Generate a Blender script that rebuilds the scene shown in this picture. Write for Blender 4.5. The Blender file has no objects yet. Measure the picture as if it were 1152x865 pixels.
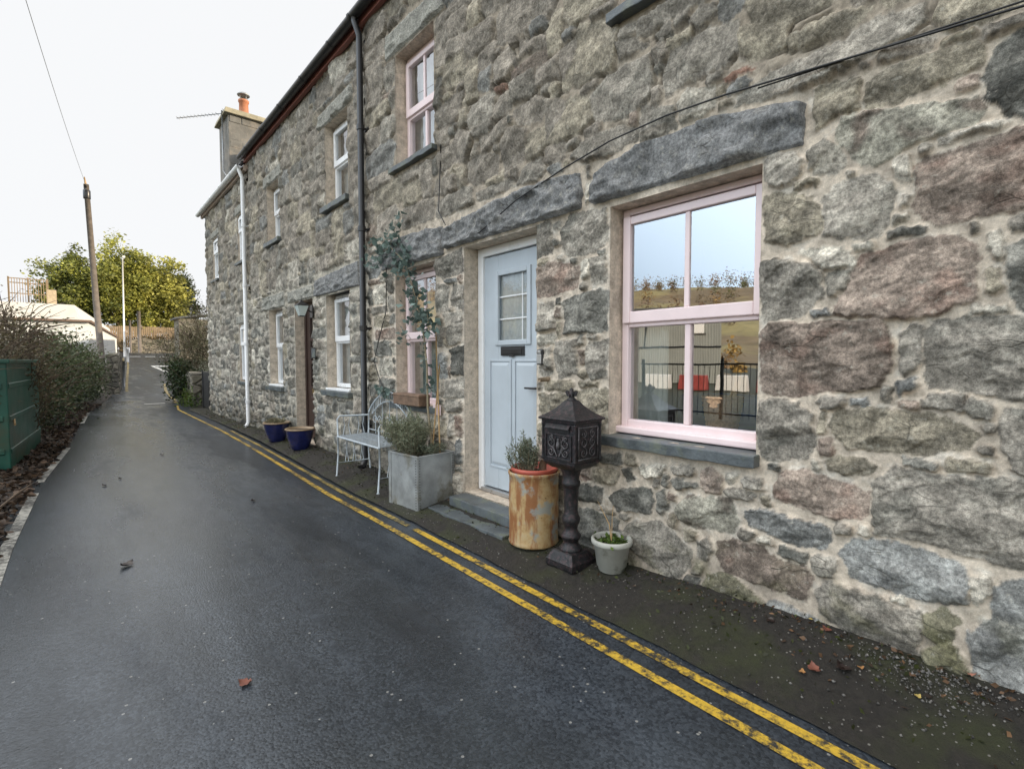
import bpy, math, random
import numpy as np
from mathutils import Vector, Matrix
R = math.radians
rnd = random.Random(7)
sc = bpy.context.scene
COL = sc.collection

# ------------------------------------------------------------------ noise
def _h(ix, iy, s):
    n = (ix.astype(np.int64) * 374761393 + iy.astype(np.int64) * 668265263 + s * 974711) & 0xffffffff
    n = ((n ^ (n >> 13)) * 1274126177) & 0xffffffff
    return ((n ^ (n >> 16)) & 0xffff) / 65535.0
def perlin(x, y, s=0):
    x0 = np.floor(x); y0 = np.floor(y); fx = x - x0; fy = y - y0
    u = fx * fx * fx * (fx * (fx * 6 - 15) + 10); v = fy * fy * fy * (fy * (fy * 6 - 15) + 10)
    def g(dx, dy):
        a = _h(x0 + dx, y0 + dy, s) * 6.2831853
        return np.cos(a) * (fx - dx) + np.sin(a) * (fy - dy)
    a = g(0, 0); b = g(1, 0); c = g(0, 1); d = g(1, 1)
    return 1.5 * ((a + (b - a) * u) + ((c + (d - c) * u) - (a + (b - a) * u)) * v)
def fbm(x, y, s=0, o=4):
    r = 0; amp = 1; t = 0
    for i in range(o):
        r = r + amp * perlin(x * 2 ** i + 17.3 * i, y * 2 ** i - 9.1 * i, s + i); t += amp; amp *= .55
    return r / t
def ridge(x, y, s=0, o=3):
    r = 0; amp = 1; t = 0
    for i in range(o):
        r = r + amp * (1 - 2 * np.abs(perlin(x * 2 ** i, y * 2 ** i, s + i))); t += amp; amp *= .5
    return r / t
def sstep(a, b, x):
    t = np.clip((x - a) / (b - a), 0, 1); return t * t * (3 - 2 * t)

# ------------------------------------------------------------------ materials
def nodes(name):
    m = bpy.data.materials.new(name); m.use_nodes = True
    nt = m.node_tree; return m, nt, nt.nodes['Principled BSDF']
def N(nt, t, **k):
    n = nt.nodes.new(t)
    for a, b in k.items(): setattr(n, a, b)
    return n
def noise(nt, scale, detail=4, rough=.55, vec=None, dist=0):
    n = N(nt, 'ShaderNodeTexNoise'); n.inputs['Scale'].default_value = scale
    n.inputs['Detail'].default_value = detail; n.inputs['Roughness'].default_value = rough
    n.inputs['Distortion'].default_value = dist
    if vec is not None: nt.links.new(vec, n.inputs['Vector'])
    return n
def ramp(nt, src, stops):
    r = N(nt, 'ShaderNodeValToRGB'); e = r.color_ramp.elements
    while len(e) < len(stops): e.new(.5)
    for el, (p, c) in zip(e, stops):
        el.position = p; el.color = (c, c, c, 1) if isinstance(c, (int, float)) else (*c, 1)
    nt.links.new(src, r.inputs[0]); return r
def mix(nt, fac, a, b, mode='MIX'):
    n = N(nt, 'ShaderNodeMix', data_type='RGBA', blend_type=mode)
    def setv(i, v):
        if hasattr(v, 'is_linked') or hasattr(v, 'links'): nt.links.new(v, n.inputs[i])
        elif isinstance(v, tuple): n.inputs[i].default_value = (*v[:3], 1)
        else: n.inputs[i].default_value = v
    setv(0, fac); setv(6, a); setv(7, b); return n.outputs[2]
def bump(nt, bsdf, src, strength, dist):
    b = N(nt, 'ShaderNodeBump'); b.inputs['Strength'].default_value = strength; b.inputs['Distance'].default_value = dist
    nt.links.new(src, b.inputs['Height']); nt.links.new(b.outputs[0], bsdf.inputs['Normal']); return b
def pos(nt):
    return N(nt, 'ShaderNodeNewGeometry').outputs['Position']
def objc(nt):
    return N(nt, 'ShaderNodeTexCoord').outputs['Object']

def M(name, c, rough=.6, metal=0., var=.25, scale=8., b=0., bscale=60., c2=None, spots=None, coord='o', spec=.5):
    """plain weathered surface: base colour with soft mottling, optional second tone in patches, fine bump"""
    m, nt, p = nodes(name)
    v = objc(nt) if coord == 'o' else pos(nt)
    n = noise(nt, scale, 6, .6, v)
    lo = tuple(x * (1 - var) for x in c); hi = tuple(min(1, x * (1 + var)) for x in c)
    col = ramp(nt, n.outputs[0], [(.3, lo), (.7, hi)]).outputs[0]
    if c2:
        n2 = noise(nt, spots or scale * .6, 7, .65, v)
        col = mix(nt, ramp(nt, n2.outputs[0], [(.5, 0.), (.62, 1.)]).outputs[0], col, c2)
    nt.links.new(col, p.inputs['Base Color'])
    rr = ramp(nt, n.outputs[0], [(.3, max(.03, rough - .08)), (.7, min(1, rough + .08))])
    nt.links.new(rr.outputs[0], p.inputs['Roughness'])
    p.inputs['Metallic'].default_value = metal; p.inputs['Specular IOR Level'].default_value = spec
    if b: bump(nt, p, noise(nt, bscale, 5, .6, v).outputs[0], b, .01)
    return m

def wall_mat():
    m, nt, p = nodes('rubble_stone'); v = pos(nt)
    a = N(nt, 'ShaderNodeAttribute', attribute_name='Col'); K = a.outputs['Alpha']          # alpha: 1 on stone, 0 on mortar
    n0 = noise(nt, 15, 6, .62, v); n1 = noise(nt, 62, 6, .6, v); n2 = noise(nt, 240, 2, .5, v)
    f = ramp(nt, n0.outputs[0], [(.32, .68), (.5, 1.), (.68, 1.28)]).outputs[0]; c = mix(nt, 1., a.outputs[0], f, 'MULTIPLY')
    kk = N(nt, 'ShaderNodeMath', operation='MULTIPLY_ADD'); kk.inputs[1].default_value = .65; kk.inputs[2].default_value = .35; nt.links.new(K, kk.inputs[0])
    f = ramp(nt, n1.outputs[0], [(.34, .62), (.5, 1.), (.66, 1.38)]).outputs[0]; c = mix(nt, kk.outputs[0], c, f, 'MULTIPLY')
    s = ramp(nt, n2.outputs[0], [(.36, .82), (.5, 1.), (.66, 1.18)]).outputs[0]; c = mix(nt, kk.outputs[0], c, s, 'MULTIPLY')
    n3 = noise(nt, 24, 7, .7, v); lf = N(nt, 'ShaderNodeMath', operation='MULTIPLY'); nt.links.new(ramp(nt, n3.outputs[0], [(.58, 0.), (.68, .5)]).outputs[0], lf.inputs[0]); nt.links.new(K, lf.inputs[1])
    c = mix(nt, lf.outputs[0], c, (.44, .42, .36))                                        # pale lichen and lime
    # hairline cracks along the cleavage
    wv = N(nt, 'ShaderNodeVectorMath', operation='MULTIPLY_ADD'); wn = noise(nt, 3, 2, .5, v); nt.links.new(wn.outputs['Color'], wv.inputs[0]); wv.inputs[1].default_value = (.25, .25, .25); nt.links.new(v, wv.inputs[2])
    mp = N(nt, 'ShaderNodeMapping'); mp.inputs['Scale'].default_value = (1, .7, 1.5); mp.inputs['Rotation'].default_value = (.3, 0, 0); nt.links.new(wv.outputs[0], mp.inputs[0])
    vo = N(nt, 'ShaderNodeTexVoronoi', feature='DISTANCE_TO_EDGE'); vo.inputs['Scale'].default_value = 8.; nt.links.new(mp.outputs[0], vo.inputs['Vector'])
    cr = ramp(nt, vo.outputs['Distance'], [(.0, 1.), (.035, 0.)]).outputs[0]; gate = ramp(nt, noise(nt, 4, 3, .6, v).outputs[0], [(.55, 0.), (.64, 1.)]).outputs[0]
    cm = N(nt, 'ShaderNodeMath', operation='MULTIPLY'); nt.links.new(cr, cm.inputs[0]); nt.links.new(gate, cm.inputs[1]); cm2 = N(nt, 'ShaderNodeMath', operation='MULTIPLY'); nt.links.new(cm.outputs[0], cm2.inputs[0]); nt.links.new(K, cm2.inputs[1])
    cm3 = N(nt, 'ShaderNodeMath', operation='MULTIPLY'); nt.links.new(cm2.outputs[0], cm3.inputs[0]); cm3.inputs[1].default_value = .55
    c = mix(nt, cm3.outputs[0], c, (.055, .053, .045))
    nt.links.new(c, p.inputs['Base Color']); p.inputs['Roughness'].default_value = .9; p.inputs['Specular IOR Level'].default_value = .2
    h1 = N(nt, 'ShaderNodeMath', operation='MULTIPLY_ADD'); h1.inputs[1].default_value = .9; nt.links.new(n0.outputs[0], h1.inputs[0]); nt.links.new(n1.outputs[0], h1.inputs[2])
    h2 = N(nt, 'ShaderNodeMath', operation='MULTIPLY_ADD'); h2.inputs[1].default_value = -.7; nt.links.new(cm2.outputs[0], h2.inputs[0]); nt.links.new(h1.outputs[0], h2.inputs[2])
    h3 = N(nt, 'ShaderNodeMath', operation='MULTIPLY_ADD'); h3.inputs[1].default_value = .25; nt.links.new(n2.outputs[0], h3.inputs[0]); nt.links.new(h2.outputs[0], h3.inputs[2])
    bb = bump(nt, p, h3.outputs[0], .5, .010)
    st = N(nt, 'ShaderNodeMath', operation='MULTIPLY_ADD'); st.inputs[1].default_value = .35; st.inputs[2].default_value = .2; nt.links.new(K, st.inputs[0]); nt.links.new(st.outputs[0], bb.inputs['Strength'])
    return m
def block_mat():
    m, nt, p = nodes('rough_block_wall'); v = pos(nt)
    mp = N(nt, 'ShaderNodeMapping'); mp.inputs['Scale'].default_value = (2.6, 2.6, 4.6); nt.links.new(v, mp.inputs[0])
    vo = N(nt, 'ShaderNodeTexVoronoi', feature='DISTANCE_TO_EDGE'); vo.inputs['Scale'].default_value = 1.; nt.links.new(mp.outputs[0], vo.inputs['Vector'])
    vc = N(nt, 'ShaderNodeTexVoronoi'); vc.inputs['Scale'].default_value = 1.; nt.links.new(mp.outputs[0], vc.inputs['Vector']); sp = N(nt, 'ShaderNodeSeparateColor'); nt.links.new(vc.outputs['Color'], sp.inputs[0])
    c = ramp(nt, sp.outputs[0], [(0., (.10, .095, .08)), (.5, (.19, .17, .135)), (1., (.27, .24, .19))]).outputs[0]
    c = mix(nt, 1., c, ramp(nt, noise(nt, 9, 7, .7, v).outputs[0], [(.3, .55), (.7, 1.4)]).outputs[0], 'MULTIPLY')
    c = mix(nt, ramp(nt, noise(nt, 1.3, 5, .6, v).outputs[0], [(.5, 0.), (.62, .7)]).outputs[0], c, (.05, .055, .025))
    c = mix(nt, ramp(nt, vo.outputs['Distance'], [(.0, 1.), (.06, 0.)]).outputs[0], c, (.035, .032, .026)); nt.links.new(c, p.inputs['Base Color']); p.inputs['Roughness'].default_value = .9
    bump(nt, p, ramp(nt, vo.outputs['Distance'], [(0., 0.), (.15, 1.)]).outputs[0], .8, .06); return m

def asphalt_mat():
    m, nt, p = nodes('wet_asphalt'); v = pos(nt)
    vo = N(nt, 'ShaderNodeTexVoronoi'); vo.inputs['Scale'].default_value = 95; nt.links.new(v, vo.inputs['Vector'])
    big = noise(nt, .55, 5, .6, v); mid = noise(nt, 5, 6, .65, v); fine = noise(nt, 130, 4, .6, v)
    stone = ramp(nt, N(nt, 'ShaderNodeSeparateColor').outputs[0], [(0, .02), (1, .02)])
    sep = stone.inputs[0].links[0].from_node; nt.links.new(vo.outputs['Color'], sep.inputs[0])
    e = stone.color_ramp.elements
    e[0].position = .0; e[0].color = (.013, .016, .021, 1); e[1].position = 1.; e[1].color = (.042, .050, .061, 1)
    c = mix(nt, 1., stone.outputs[0], ramp(nt, mid.outputs[0], [(.3, .74), (.7, 1.2)]).outputs[0], 'MULTIPLY')
    lp = N(nt, 'ShaderNodeMapping'); lp.inputs['Scale'].default_value = (1.5, .22, 1); nt.links.new(v, lp.inputs[0]); tr = noise(nt, 1.3, 4, .6, lp.outputs[0])
    c = mix(nt, 1., c, ramp(nt, tr.outputs[0], [(.36, .62), (.64, 1.35)]).outputs[0], 'MULTIPLY')       # wheel-worn tracks along the lane
    # pale chippings showing here and there
    vs = N(nt, 'ShaderNodeTexVoronoi'); vs.inputs['Scale'].default_value = 38; nt.links.new(v, vs.inputs['Vector'])
    sp = N(nt, 'ShaderNodeSeparateColor'); nt.links.new(vs.outputs['Color'], sp.inputs[0])
    pick = N(nt, 'ShaderNodeMath', operation='GREATER_THAN'); pick.inputs[1].default_value = .965; nt.links.new(sp.outputs[1], pick.inputs[0])
    near = N(nt, 'ShaderNodeMath', operation='LESS_THAN'); near.inputs[1].default_value = .22; nt.links.new(vs.outputs['Distance'], near.inputs[0])
    both = N(nt, 'ShaderNodeMath', operation='MULTIPLY'); nt.links.new(pick.outputs[0], both.inputs[0]); nt.links.new(near.outputs[0], both.inputs[1])
    c = mix(nt, both.outputs[0], c, (.22, .22, .21))
    # mossy green-brown film at the crown and sides
    c = mix(nt, ramp(nt, big.outputs[0], [(.55, 0.), (.75, .3)]).outputs[0], c, (.035, .036, .024))
    nt.links.new(c, p.inputs['Base Color'])
    mp = N(nt, 'ShaderNodeMapping'); mp.inputs['Scale'].default_value = (1.8, .4, 1); nt.links.new(v, mp.inputs[0])
    wet = noise(nt, 1., 6, .62, mp.outputs[0])                  # damp film: widest along the middle of the lane, drier beside the houses
    sx = N(nt, 'ShaderNodeSeparateXYZ'); nt.links.new(v, sx.inputs[0])
    side = N(nt, 'ShaderNodeMapRange'); side.inputs[1].default_value = -1.9; side.inputs[2].default_value = -.7; side.inputs[3].default_value = -.05; side.inputs[4].default_value = .24; nt.links.new(sx.outputs[0], side.inputs[0])
    wa = N(nt, 'ShaderNodeMath', operation='ADD'); nt.links.new(wet.outputs[0], wa.inputs[0]); nt.links.new(side.outputs[0], wa.inputs[1])
    nt.links.new(ramp(nt, wa.outputs[0], [(.36, .10), (.50, .23), (.70, .50)]).outputs[0], p.inputs['Roughness'])
    nt.links.new(ramp(nt, wa.outputs[0], [(.36, 1.), (.70, .25)]).outputs[0], p.inputs['Specular IOR Level']); p.inputs['Specular Tint'].default_value = (.84, .93, 1., 1); p.inputs['Coat Weight'].default_value = .25; p.inputs['Coat Roughness'].default_value = .22
    h = N(nt, 'ShaderNodeMath', operation='MULTIPLY_ADD'); h.inputs[1].default_value = -.8
    nt.links.new(vo.outputs['Distance'], h.inputs[0]); nt.links.new(fine.outputs[0], h.inputs[2])
    bump(nt, p, h.outputs[0], .34, .005)
    return m

def paint_mat(name, c, wear=(.42, .58), dark=(.03, .03, .028), rough=.5):
    m, nt, p = nodes(name); v = pos(nt)
    n = noise(nt, 26, 8, .72, v); n2 = noise(nt, 2.2, 4, .6, v)
    ad = N(nt, 'ShaderNodeMath', operation='MULTIPLY_ADD'); ad.inputs[1].default_value = .6
    nt.links.new(n2.outputs[0], ad.inputs[0]); nt.links.new(n.outputs[0], ad.inputs[2])
    f = ramp(nt, ad.outputs[0], [(wear[0] + .3, 0.), (wear[1] + .3, 1.)]).outputs[0]
    cc = mix(nt, ramp(nt, noise(nt, 60, 4, .6, v).outputs[0], [(.3, .55), (.7, 1.1)]).outputs[0], tuple(x * .55 for x in c), c)
    nt.links.new(mix(nt, f, cc, dark), p.inputs['Base Color']); p.inputs['Roughness'].default_value = rough
    bump(nt, p, noise(nt, 120, 4, .6, v).outputs[0], .5, .006)
    return m

def soil_mat(name, c, moss, amount=.5, grit=True):
    m, nt, p = nodes(name); v = pos(nt)
    n1 = noise(nt, 30, 8, .7, v); n2 = noise(nt, 2.6, 5, .6, v); n3 = noise(nt, 14, 5, .6, v)
    col = ramp(nt, n1.outputs[0], [(.3, tuple(x * .45 for x in c)), (.7, tuple(x * 1.6 for x in c))]).outputs[0]
    mm = mix(nt, n3.outputs[0], tuple(x * .5 for x in moss), moss)
    col = mix(nt, ramp(nt, n2.outputs[0], [(.60 - .2 * amount, 0.), (.72 - .1 * amount, .8)]).outputs[0], col, mm)
    if grit:
        vs = N(nt, 'ShaderNodeTexVoronoi'); vs.inputs['Scale'].default_value = 70; nt.links.new(v, vs.inputs['Vector'])
        sp = N(nt, 'ShaderNodeSeparateColor'); nt.links.new(vs.outputs['Color'], sp.inputs[0])
        g = N(nt, 'ShaderNodeMath', operation='GREATER_THAN'); g.inputs[1].default_value = .95; nt.links.new(sp.outputs[0], g.inputs[0])
        near = N(nt, 'ShaderNodeMath', operation='LESS_THAN'); near.inputs[1].default_value = .3; nt.links.new(vs.outputs['Distance'], near.inputs[0])
        both = N(nt, 'ShaderNodeMath', operation='MULTIPLY'); nt.links.new(g.outputs[0], both.inputs[0]); nt.links.new(near.outputs[0], both.inputs[1])
        col = mix(nt, both.outputs[0], col, (.2, .19, .17))
    nt.links.new(col, p.inputs['Base Color']); p.inputs['Roughness'].default_value = .8
    bump(nt, p, n1.outputs[0], .9, .03)
    return m

def leaf_mat(name, trans=.25, rough=.5):
    m, nt, p = nodes(name)
    a = N(nt, 'ShaderNodeAttribute', attribute_name='Col')
    nt.links.new(a.outputs[0], p.inputs['Base Color']); p.inputs['Roughness'].default_value = rough
    p.inputs['Specular IOR Level'].default_value = .35
    t = N(nt, 'ShaderNodeBsdfTranslucent'); nt.links.new(a.outputs[0], t.inputs[0])
    s = N(nt, 'ShaderNodeMixShader'); s.inputs[0].default_value = trans
    nt.links.new(p.outputs[0], s.inputs[1]); nt.links.new(t.outputs[0], s.inputs[2])
    nt.links.new(s.outputs[0], nt.nodes['Material Output'].inputs[0]); return m

def glass_mat(name, k=2.2, tint=(.93, .95, .95), base=.1):
    m, nt, p = nodes(name); nt.nodes.remove(p)
    fr = N(nt, 'ShaderNodeFresnel'); fr.inputs['IOR'].default_value = 1.5
    mu = N(nt, 'ShaderNodeMath', operation='MULTIPLY_ADD', use_clamp=True); mu.inputs[1].default_value = k; mu.inputs[2].default_value = base; nt.links.new(fr.outputs[0], mu.inputs[0])
    g = N(nt, 'ShaderNodeBsdfGlossy'); g.inputs['Roughness'].default_value = .004; g.inputs[0].default_value = (.97, .98, 1, 1)
    b = N(nt, 'ShaderNodeBump'); b.inputs['Strength'].default_value = .02; b.inputs['Distance'].default_value = .02
    nt.links.new(noise(nt, 2.5, 2, .5, pos(nt)).outputs[0], b.inputs['Height']); nt.links.new(b.outputs[0], g.inputs['Normal'])
    t = N(nt, 'ShaderNodeBsdfTransparent'); t.inputs[0].default_value = (*tint, 1)
    s = N(nt, 'ShaderNodeMixShader'); nt.links.new(mu.outputs[0], s.inputs[0]); nt.links.new(t.outputs[0], s.inputs[1]); nt.links.new(g.outputs[0], s.inputs[2])
    nt.links.new(s.outputs[0], nt.nodes['Material Output'].inputs[0]); return m

def rust_drum_mat():
    m, nt, p = nodes('rusty_cream_paint'); v = objc(nt)
    mp = N(nt, 'ShaderNodeMapping'); mp.inputs['Scale'].default_value = (2.2, 2.2, .55); nt.links.new(v, mp.inputs[0])
    streak = noise(nt, 5, 6, .65, mp.outputs[0], .4); fl = noise(nt, 14, 7, .7, v); pit = noise(nt, 60, 4, .6, v)
    c = ramp(nt, fl.outputs[0], [(.3, (.30, .17, .065)), (.5, (.44, .31, .15)), (.7, (.42, .35, .23))]).outputs[0]
    c = mix(nt, ramp(nt, streak.outputs[0], [(.46, 0.), (.58, .9)]).outputs[0], c, (.23, .085, .026))
    c = mix(nt, ramp(nt, noise(nt, 7, 5, .6, v).outputs[0], [(.55, 0.), (.62, .85)]).outputs[0], c, (.27, .29, .27))
    c = mix(nt, ramp(nt, pit.outputs[0], [(.66, 0.), (.72, .9)]).outputs[0], c, (.06, .03, .015))
    nt.links.new(c, p.inputs['Base Color']); p.inputs['Roughness'].default_value = .6
    bump(nt, p, fl.outputs[0], .4, .006); return m

def corrugated_mat(name, c, axis_scale=(0, 15, 0)):
    m, nt, p = nodes(name); v = pos(nt)
    w = N(nt, 'ShaderNodeTexWave', wave_type='BANDS', bands_direction='Y'); w.inputs['Scale'].default_value = axis_scale[1] / 6
    nt.links.new(v, w.inputs['Vector'])
    n = noise(nt, .8, 4, .6, v)
    cc = mix(nt, 1., ramp(nt, w.outputs['Fac'], [(0, tuple(x * .75 for x in c)), (1, c)]).outputs[0], ramp(nt, n.outputs[0], [(.3, .85), (.7, 1.1)]).outputs[0], 'MULTIPLY')
    nt.links.new(cc, p.inputs['Base Color']); p.inputs['Roughness'].default_value = .5; bump(nt, p, w.outputs['Fac'], .6, .03); return m

STONE = wall_mat(); BLOCKS = block_mat(); ASPH = asphalt_mat()
YEL = paint_mat('worn_yellow_paint', (.60, .39, .04), (.44, .60)); WHT = paint_mat('worn_white_paint', (.36, .355, .32), (.42, .60))
YELF = paint_mat('faded_yellow_paint', (.45, .33, .10), (.44, .6)); YELM = paint_mat('muddy_yellow_paint', (.42, .30, .07), (.44, .60), (.035, .034, .02))
SLATE = M('grey_slate', (.085, .098, .105), .45, 0, .35, 9, .5, 50, (.12, .135, .11), 7)
LINT = M('hewn_blue_slate', (.125, .135, .15), .65, 0, .4, 12, .8, 60, (.25, .24, .22), 9, coord='p')
PINK = M('pale_pink_gloss_paint', (.80, .655, .66), .35, 0, .05, 5, .08, 120)
UPVC = M('white_upvc', (.80, .81, .82), .3, 0, .03, 3)
DOORB = M('pale_blue_grey_door', (.45, .50, .545), .42, 0, .07, 3, .12, 90)
DOORBR = M('dark_brown_door', (.045, .025, .02), .4, 0, .2, 6)
BLACKP = M('black_plastic', (.018, .018, .02), .35, 0, .2, 12)
IRON = M('black_cast_iron', (.014, .014, .016), .42, .2, .5, 26, .5, 90, (.05, .03, .033), 42)
IRONG = M('worn_iron_relief', (.075, .072, .075), .45, .4, .6, 30, .4, 120, (.15, .13, .135), 36)
BRASS = M('dull_brass', (.35, .24, .10), .4, .8, .2, 20)
SILV = M('brushed_silver', (.5, .5, .5), .35, .8, .1, 20)
GALV = M('galvanised_steel', (.33, .345, .345), .5, .45, .3, 5, .25, 30, (.21, .20, .16), 3.2)
BENCHM = M('pale_blue_grey_wrought_iron', (.42, .47, .51), .5, 0, .15, 20, .2, 100)
TERRA = M('terracotta', (.45, .14, .07), .7, 0, .2, 12, .3, 60)
TERRAC = M('orange_chimney_pot', (.42, .17, .09), .7, 0, .25, 6)
REDRIM = M('red_plastic_rim', (.42, .09, .06), .5, 0, .15, 10)
WPOT = M('off_white_glazed_pot', (.38, .38, .34), .5, 0, .15, 9, .2, 50, (.12, .12, .09), 5)
BLUEG = M('cobalt_glaze', (.012, .016, .075), .16, 0, .4, 8, .15, 12)
RIMG = M('tan_glaze_rim', (.28, .20, .12), .4, 0, .2, 14)
PSOIL = M('potting_soil', (.03, .022, .016), .95, 0, .5, 40, .9, 60)
REVEAL = None
GLASS = glass_mat('window_glass', 3.0, (.92, .94, .94), .26); GLASSD = glass_mat('frosted_door_glass', 1.2, (.9, .92, .92), .05); GLASSU = glass_mat('upper_window_glass', 2.0)
CURT = M('white_net_curtain', (.62, .63, .62), .9, 0, .08, 30); CURTG = M('pale_grey_curtain', (.62, .66, .62), .9, 0, .05, 10)
ROOM = M('dim_interior', (.30, .28, .25), .9, 0, .1, 2); ISILL = M('white_inner_sill', (.6, .6, .58), .5)
SOFA = M('navy_upholstery', (.07, .12, .22), .9, 0, .2, 20)
WICK = M('wicker', (.46, .30, .18), .7, 0, .35, 70, .8, 90)
WOOD = M('weathered_brown_wood', (.16, .10, .065), .8, 0, .35, 14, .4, 40)
POLEW = M('creosoted_pole_wood', (.17, .145, .125), .85, 0, .3, 6, .4, 30)
TIMB = M('weathered_fence_timber', (.26, .19, .12), .85, 0, .3, 2)
BAMB = M('bamboo_cane', (.42, .27, .12), .6, 0, .2, 20)
TWIG = M('brown_twigs', (.10, .07, .045), .85, 0, .3, 9); BARK = M('tree_bark', (.13, .09, .055), .9, 0, .3, 3)
STEM = M('green_brown_stem', (.24, .20, .13), .8, 0, .25, 20)
GREENP = M('dark_green_paint', (.014, .095, .066), .4, 0, .3, 3, .15, 20, (.05, .075, .045), 1.6)
WHITER = M('white_render', (.78, .78, .76), .8, 0, .06, 1.5); PALER = M('pale_roof_sheet', (.72, .70, .66), .6, 0, .08, 2)
BROWNR = M('brown_roof_edge', (.18, .12, .09), .8, 0, .2, 3)
FASC = M('red_brown_fascia', (.24, .085, .065), .55, 0, .2, 6); FASCW = M('pale_fascia', (.52, .42, .36), .6, 0, .15, 6)
ROOFS = M('roof_slates', (.085, .09, .10), .55, 0, .3, 5, .4, 12)
CHIMR = M('grey_rendered_chimney', (.165, .16, .148), .9, 0, .3, 3.5, .7, 14, (.24, .215, .185), 3)
CHIMC = M('lichened_chimney_cap', (.30, .27, .19), .9, 0, .3, 6, .5, 20)
METG = M('dull_grey_metal', (.32, .33, .34), .45, .5, .15, 10)
WHITEM = M('white_painted_metal', (.75, .75, .74), .45, 0, .05, 5)
CONC = M('drab_stone_wall', (.20, .18, .15), .9, 0, .45, 3, .9, 12, (.10, .11, .07), 2.5)
BINM = M('black_wheelie_plastic', (.02, .02, .022), .5)
GRASSM = soil_mat('field_ground', (.05, .05, .03), (.06, .08, .025), .9, False)
VERGE = soil_mat('dark_verge_soil', (.019, .016, .0125), (.040, .048, .011), .64)
LITTER = soil_mat('leaf_litter_ground', (.030, .022, .016), (.04, .045, .015), .1)
LEAF = leaf_mat('foliage_leaves'); LEAFD = leaf_mat('dry_leaves', .1, .6)
CABLE = M('black_cable', (.012, .012, .013), .5)
CORR = corrugated_mat('grey_corrugated_cladding', (.30, .32, .31))
RAIL = M('black_railing_paint', (.012, .012, .014), .4)
REDP = M('red_barrier_plastic', (.34, .06, .05), .5); 

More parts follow.
